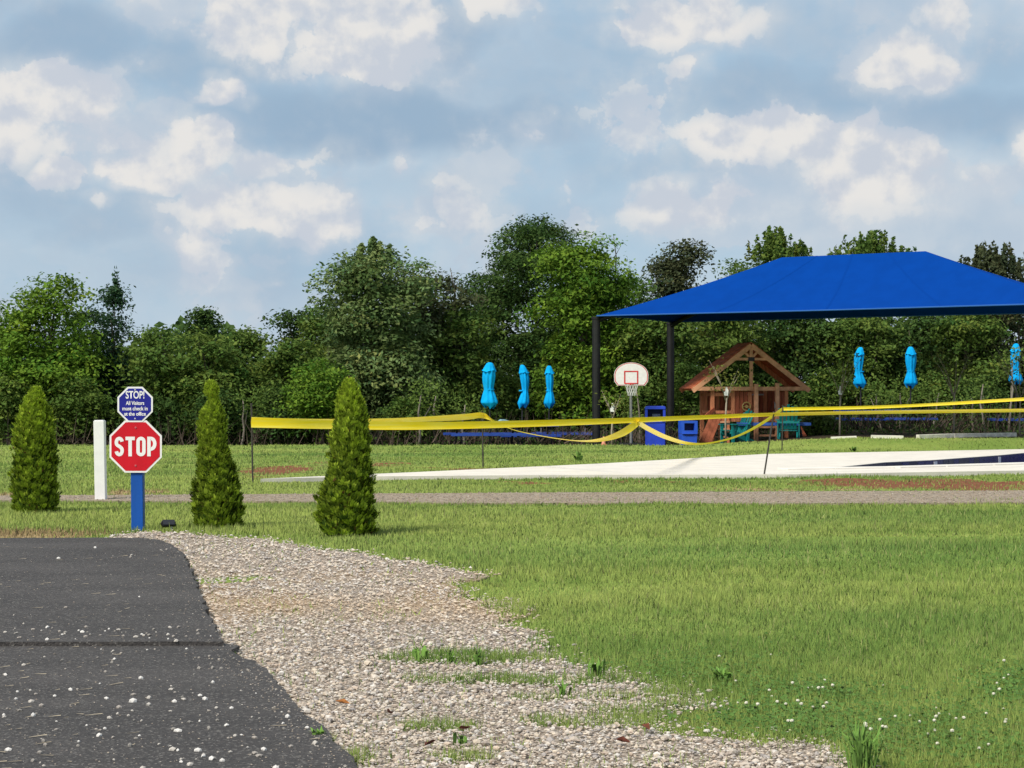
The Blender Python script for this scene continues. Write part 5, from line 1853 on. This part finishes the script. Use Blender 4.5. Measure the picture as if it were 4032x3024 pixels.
def bin_small():
    Y = 60.9; x = XA(1486, Y); g = gz(x, Y)
    M_b = mat('light_blue_bin_plastic', (.02, .095, .58), .45, .4, .10, 4)
    M_bd = mat('bin_slot_shade', (.010, .015, .09), .6)  # dark colour painting the shade of mouth and lower gap
    t = empty('recycling_bin', (x, Y, g), R(8))
    tag(t, 'small blue recycling bin with a square mouth, in front of the playhouse ramp', 'bin', 'blue bins by the playhouse')
    H = ZA(909, Y) - g
    MB().prism([(-.22, 0), (.22, 0), (.25, H * .48), (-.25, H * .48)], -.22, .22).build('body', M_b, t, bevel=.015)
    # sloping head with a mouth
    z0, z1 = H * .50, H
    hd = MB()
    hd.box((-.205, 0, (z0 + z1) / 2), (.09, .44, z1 - z0)).box((.205, 0, (z0 + z1) / 2), (.09, .44, z1 - z0))
    hd.box((0, 0, z1 - .035), (.32, .44, .07)).box((0, 0, z0 + .05), (.32, .44, .10)).box((0, .16, (z0 + z1) / 2), (.32, .12, z1 - z0 - .06))
    hd.build('head', M_b, t)
    MB().prism([(-.15, z0 + .105), (.15, z0 + .105), (.155, z1 - .075), (-.155, z1 - .075)], .02, .05).build('mouth', M_bd, t)  # dark panel standing in for the shade inside the head
    MB().prism([(-.13, H * .43), (.13, H * .43), (.17, H * .49), (-.17, H * .49)], -.238, -.222).build('slot_shade', M_bd, t)  # dark plate on the front, painted shade of a gap
    MB().box((0, -.235, H * .505), (.46, .05, .03)).build('ledge', M_b, t, bevel=.006)


bin_tall(); bin_small()

# ------------------------------------------------------------------ wooden playhouse
def build_playhouse():
    Y = 62.0
    x = XA(1621.5, Y)
    g = gz(x, Y)
    t = empty('wooden_playhouse', (x, Y, g), R(8))
    tag(t, 'reddish wooden playhouse tower with an open gable roof under the blue canopy', 'playhouse')
    W1 = mat('cedar_post', (.55, .21, .105), .8, .2, .28, 5, .3, 30, stretch=(3, 3, .4))
    W2 = mat('cedar_board_dark', (.30, .085, .045), .85, .15, .35, 5, .3, 30, stretch=(4, 4, .4))
    W3 = mat('cedar_roof_board', (.55, .155, .075), .85, .15, .3, 3, .3, 30)
    W5 = mat('ramp_board_wood', (.27, .085, .045), .85, .15, .3, 5)
    W4 = mat('weathered_beam', (.66, .33, .19), .85, .15, .25, 4)
    zz = lambda z: z - g                      # heights below are metres above the datum
    Ze, Zp, hw, dp = 1.66, 3.07, 1.84, 1.65
    sl = math.atan2(Zp - Ze, hw); SL = math.hypot(hw, Zp - Ze)
    # roof boards, each its own piece, lapped like clapboard
    nb_ = 11
    for sx in (-1, 1):
        me = MB().box((0, 0, 0), (SL / nb_ + .05, dp, .022)).mesh('roof_board', W3)
        for i in range(nb_):
            u = (i + .5) / nb_
            px_, pz = sx * hw * (1 - u), Ze + (Zp - Ze) * u
            link('roof_board', me, t, (px_ + sx * .03, dp / 2 - .06 + random.uniform(-.012, .012), zz(pz) + .035), (0, sx * (sl - R(3.0)), 0))
        # barge boards on both gables
        for yy in (-.08, dp - .04):
            MB().bar((sx * (hw + .02), yy, zz(Ze) - .05), (sx * .0, yy, zz(Zp) - .05), .045, .14).build('barge_board', W4 if yy < 0 else W1, t)
        MB().bar((sx * 1.1, -.02, zz(Ze) + .56), (sx * .3, -.02, zz(Ze) + 1.05), .04, .05).build('rafter', W1, t)
        # short struts of the gable truss
        MB().bar((sx * .05, -.03, zz(2.66)), (sx * .22, -.03, zz(2.84)), .05, .07).build('gable_strut', W4, t)
    MB().bar((0, -.02, zz(Zp) - .09), (0, dp - .1, zz(Zp) - .09), .05, .12).build('ridge_board', W1, t)
    MB().box((0, -.05, zz(2.60)), (1.0, .05, .08)).build('collar_beam', W4, t)
    MB().box((0, -.085, zz(2.60)), (.20, .02, .12)).build('bracket_plate', M_leg, t)
    MB().box((0, -.06, (zz(1.75) + zz(Zp) - .14) / 2), (.10, .06, Zp - .14 - 1.75)).build('king_post', W4, t)
    MB().box((0, -.05, zz(1.685)), (hw * 2 + .02, .09, .12)).build('tie_beam', W4, t)
    MB().box((0, dp - .1, zz(1.685)), (hw * 1.9, .09, .12)).build('tie_beam', W1, t)
    # corner posts and the two front entry posts
    for px_, py_, z1, m in ((-1.2, .08, 1.62, W1), (1.15, .08, 1.62, W1), (-1.2, dp - .2, 1.62, W1), (1.15, dp - .2, 1.62, W1), (.13, -.16, 1.83, W4), (.80, -.16, 1.86, W4)):
        MB().box((px_, py_, zz(z1) / 2 - .05), (.115, .115, zz(z1) + .1)).build('post', m, t)
    # deck of planks
    zd = zz(.84)
    dm = MB().box((0, 0, 0), (2.4, .13, .035)).mesh('deck_plank', W1)
    for i in range(11):
        link('deck_plank', dm, t, (-.02, .12 + i * .135, zd), (0, 0, 0))
    MB().box((-.02, .03, zd - .10), (2.42, .045, .15)).build('deck_joist', W1, t)
    MB().box((-.02, 1.50, zd - .10), (2.42, .045, .15)).build('deck_joist', W1, t)
    # upright wall boards
    pk = MB().box((0, 0, 0), (.118, .022, .76)).mesh('wall_board', W2)
    pk2 = MB().box((0, 0, 0), (.118, .022, .76)).mesh('wall_board', W1)
    for i in range(18):
        xx = -1.10 + i * .129
        link('wall_board', pk if i % 3 else pk2, t, (xx, 1.38, zd + .40 + random.uniform(-.02, .02)))
    for i in range(5):
        xx = -.55 + i * .135
        o = link('wall_board', pk if (i % 4) else pk2, t, (xx, .06, zd + .38 + random.uniform(-.03, .03)))
    for z in (.12, .66):
        MB().box((-.9, .06, zd + z), (.58, .04, .09)).build('rail', W1, t)
        MB().box((-1.2, .75, zd + z), (.04, 1.2, .09)).build('rail', W1, t)
    for i in range(2):
        link('wall_board', pk, t, (.93 + i * .125, .06, zd + .38))
    for i in range(9):
        link('wall_board', pk, t, (1.13, .22 + i * .13, zd + .38), (0, 0, R(90)))
    MB().box((.47, 1.34, zz(1.50)), (.62, .03, .05)).build('window_bar', mat('pale_bar', (.35, .30, .30), .7), t)
    # steering wheel on the front wall
    MB().tube([(-.13 + .13 * math.cos(2 * math.pi * k / 16), -.0, zd + .29 + .13 * math.sin(2 * math.pi * k / 16)) for k in range(17)], .022, 6).tube([(-.26, 0, zd + .29), (0, 0, zd + .29)], .014, 6).tube([(-.13, .03, zd + .29), (-.13, -.01, zd + .29)], .05, 8).build('steering_wheel', mat('tan_plastic', (.42, .30, .10), .5), t)
    # climbing ramp leaning against the deck, and a brace on the other side
    rm = MB()
    a, b = Vector((-1.60, -.55, -.05)), Vector((-1.10, .0, zd))
    for k in range(3):
        o = Vector((-.13 + k * .13, .02 * k, 0))
        MB().bar(a + o, b + o, .122, .035, up=(0, -1, .4)).build('ramp_board', W5, t)
    MB().bar((1.36, -.1, zz(.70)), (1.74, -.45, -.05), .16, .05, up=(0, -1, .3)).build('brace', W3, t)
    MB().bar((-1.55, -.1, zz(.76)), (-1.15, .02, zz(1.05)), .05, .10).build('hand_rail', W2, t)
    # ladder below the left of the deck
    for sx in (-1.0, -.72):
        MB().box((sx, -.02, zd / 2 - .05), (.07, .05, zd + .1)).build('ladder_rail', W1, t)
    for z in (.18, .42, .64):
        MB().bar((-1.28, -.05, z), (-.68, -.05, z), .035, .05).build('ladder_rung', W4, t)
    for z in (.22, .48):
        MB().bar((.19, -.17, z), (.74, -.17, z), .035, .06).build('ladder_rung', W4, t)
    # grab handle
    MB().tube([(.70, -.19, zz(1.05)), (.70, -.27, zz(1.09)), (.70, -.27, zz(1.23)), (.70, -.19, zz(1.27))], .014, 6).build('grab_handle', M_steel, t)


build_playhouse()

# teal garden chairs and the blue children's table before the playhouse
def garden_chair(vx, Y, rz, label):
    M_t = mat('teal_plastic', (.006, .19, .185), .5, .35, .12, 5)
    x = XA(vx, Y)
    t = empty('garden_chair', (x, Y, gz(x, Y)), rz)
    tag(t, label, 'chair', 'teal garden chairs before the playhouse')
    # fan of back slats leaning backwards
    for i in range(5):
        k = i - 2
        MB().bar((k * .095, .22, .30), (k * .13, .52, 1.05 - abs(k) * .06), .085, .022, up=(0, -1, .4)).build('back_slat', M_t, t)
    for i in range(5):
        MB().bar((-.27, -.30 + i * .115, .40 - i * .035), (.27, -.30 + i * .115, .40 - i * .035), .10, .022).build('seat_slat', M_t, t)
    for sx in (-1, 1):
        MB().box((sx * .33, -.02, .58), (.12, .66, .025)).build('armrest', M_t, t)
        MB().box((sx * .30, -.28, .28), (.04, .09, .58)).build('front_leg', M_t, t)
        MB().bar((sx * .26, -.34, .36), (sx * .26, .50, .02), .035, .13).build('rear_leg', M_t, t)
        MB().bar((sx * .32, .22, .02), (sx * .32, .30, .58), .035, .09, up=(0, 1, 0)).build('arm_support', M_t, t)
    MB().bar((-.33, .33, .52), (.33, .33, .52), .025, .08).build('back_rail', M_t, t)
    return t


garden_chair(1588, 60.9, R(-62), 'teal slatted garden chair beside the playhouse ladder, turned sideways')
garden_chair(1703, 60.9, R(172), 'teal slatted garden chair with its back to the lawn, by the blue table')


def kids_table():
    Y = 61.25; x = XA(1657, Y)
    M_b = mat('blue_table_plastic', (.03, .10, .40), .5, .35, .15, 5)
    t = empty('play_table', (x + .2, Y, gz(x, Y)), R(1))
    tag(t, 'low blue table in front of the playhouse posts, between the teal chairs', 'table')
    zt = .60 - gz(x, Y)
    for i in range(4):
        MB().box((0, (i - 1.5) * .16, zt), (2.2, .15, .09)).build('plank', M_b, t, bevel=.008)
    for sx in (-.8, .8):
        MB().bar((sx - .12, -.2, 0), (sx, -.1, zt), .05, .05).bar((sx + .12, .2, 0), (sx, .1, zt), .05, .05).build('leg', M_leg, t)


kids_table()

# ------------------------------------------------------------------ saplings, timbers, marker
def sapling(vx, Y, vfork, vtop, label, tagged, seed, dens=260, sp=.45):
    r = random.Random(seed); rg = np.random.default_rng(seed)
    x = XA(vx, Y); g = gz(x, Y)
    t = empty('sapling', (x, Y, g)); tag(t, label, 'young tree', 'staked saplings in the playground')
    h = ZA(vtop, Y) - g; hf = ZA(vfork, Y) - g
    m = mat('sapling_bark', (.30, .26, .20), .9, .1, .25, 8)
    pts = [(0, 0, -.05), (r.uniform(-.02, .02), 0, hf * .5), (0.02, 0, hf)]
    mb = MB().tube(pts, [.034, .030, .025], 7)
    tips = []
    for k in range(6):
        a = r.uniform(-.9, .9) if k > 1 else (-.55, .5)[k]
        l = (h - hf) * r.uniform(.55, .95)
        mid = Vector((.02 + math.sin(a) * l * .5 * .8, r.uniform(-.15, .15), hf + l * .5)); tip = Vector((.02 + math.sin(a) * l * .9, r.uniform(-.3, .3), hf + l))
        z0 = hf * r.uniform(.86, 1.0)
        mb.tube([(0.015, 0, z0), mid, tip], [.017, .011, .004], 5); tips += [mid, tip, mid.lerp(tip, .5)]
    mb.build('trunk', m, t, smooth=True)
    T = np.array([p[:] for p in tips])
    k = rg.integers(0, len(T), dens)
    p = T[k] + rg.normal(0, 1, (dens, 3)) * np.array([sp * .45, sp * .45, sp * .4])
    lo, hi = np.array([.075, .10, .02]), np.array([.19, .21, .05])
    tt = rg.uniform(0, 1, (dens, 1))
    v, f, tn = leaf_quads(p, np.tile([0, -.4, .8], (dens, 1)), .10, lo * (1 - tt) + hi * tt, rg)
    link('crown', npmesh('crown', v, f, 4, M_leaf, tn), t)
    if tagged:
        z = ZA(tagged, Y) - g
        vs = [(-.05, -.045, z - .10), (.06, -.05, z - .11), (.07, -.05, z + .05), (.03, -.045, z + .15), (-.01, -.048, z + .16), (-.02, -.05, z + .02), (-.06, -.045, z + .01)]
        MB().add([*vs, *[(a, b + .012, c) for a, b, c in vs]], [tuple(range(7)), tuple(range(13, 6, -1))] + [(i, 7 + i, 7 + (i + 1) % 7, (i + 1) % 7) for i in range(7)]).build('tag', M_white, t)
    return t


sapling(1322, 61.0, 900, 840, 'small sapling with a white tag, beside the hoop and canopy post', 882, 3, 90, .3)
sapling(1568, 60.5, 860, 770, 'sapling with a white tag in front of the playhouse wall', 847, 4, 190, .5)
sapling(1814, 60.6, 850, 760, 'slim straight sapling with a white tag, near the playhouse eave', 845, 5, 120, .3)
sapling(2060, 60.4, 848, 750, 'slender forked sapling behind the longest white timber', None, 6, 330, .4)
sapling(2203, 60.0, 860, 735, 'sapling veiling the umbrella at the picture edge', None, 8, 260, .4)


def timbers():
    G = 'white landscape timbers along the playground'
    m = mat('weathered_white_timber', (.66, .64, .55), .85, .15, .25, 3, .3, 30, stretch=(.4, 3, 3))
    s = .45211 / 1.82278
    def V(cx): return 3032 / 1.82278 + cx * s
    for x0, x1, y0, y1, h, lab in ((530, 752, 962, 964, .05, 'short white timber nearest the playhouse, half sunk in the grass'), (880, 1160, 955, 957, .08, 'short white timber lying clear of the others'),
                                   (1285, 1590, 957, 949, .11, 'white timber beside the forked sapling, first of the joined pair'), (1595, 2135, 945, 932, .11, 'longest white timber, second of the joined pair')):
        Y0 = 57.4
        Y1 = Y0 + (1.2 if x0 > 1200 else 0) * (x1 - x0) / 800 * 2
        Y0 += 0 if x0 < 1590 else .9
        a = Vector((XA(V(x0), Y0), Y0, gz(XA(V(x0), Y0), Y0))); b = Vector((XA(V(x1), Y1 + (.9 if x0 > 1590 else 0)), Y1 + (.9 if x0 > 1590 else 0), 0)); b.z = gz(b.x, b.y)
        o = MB().bar((0, 0, h / 2), (b - a) + Vector((0, 0, h / 2)), .13, h + .04).build('landscape_timber', m, None, a, bevel=.012)
        tag(o, lab, 'timber', G)


timbers()


def marker():
    x, Y = XA(1304, 60.3), 60.3
    m = mat('faded_orange_plastic', (.62, .26, .18), .6, .3, .2, 20)
    t = empty('marker_cone', (x, Y, gz(x, Y)))
    tag(t, 'tiny faded orange marker cone at the lawn crest near the hoop', 'cone')
    MB().tube([(0, 0, .02), (0, 0, .05), (0, 0, .24), (0, 0, .27)], [.075, .07, .03, .022], 12).build('cone_body', m, t, smooth=True)
    MB().box((0, 0, .012), (.19, .19, .024)).build('foot', m, t, bevel=.005)


marker()
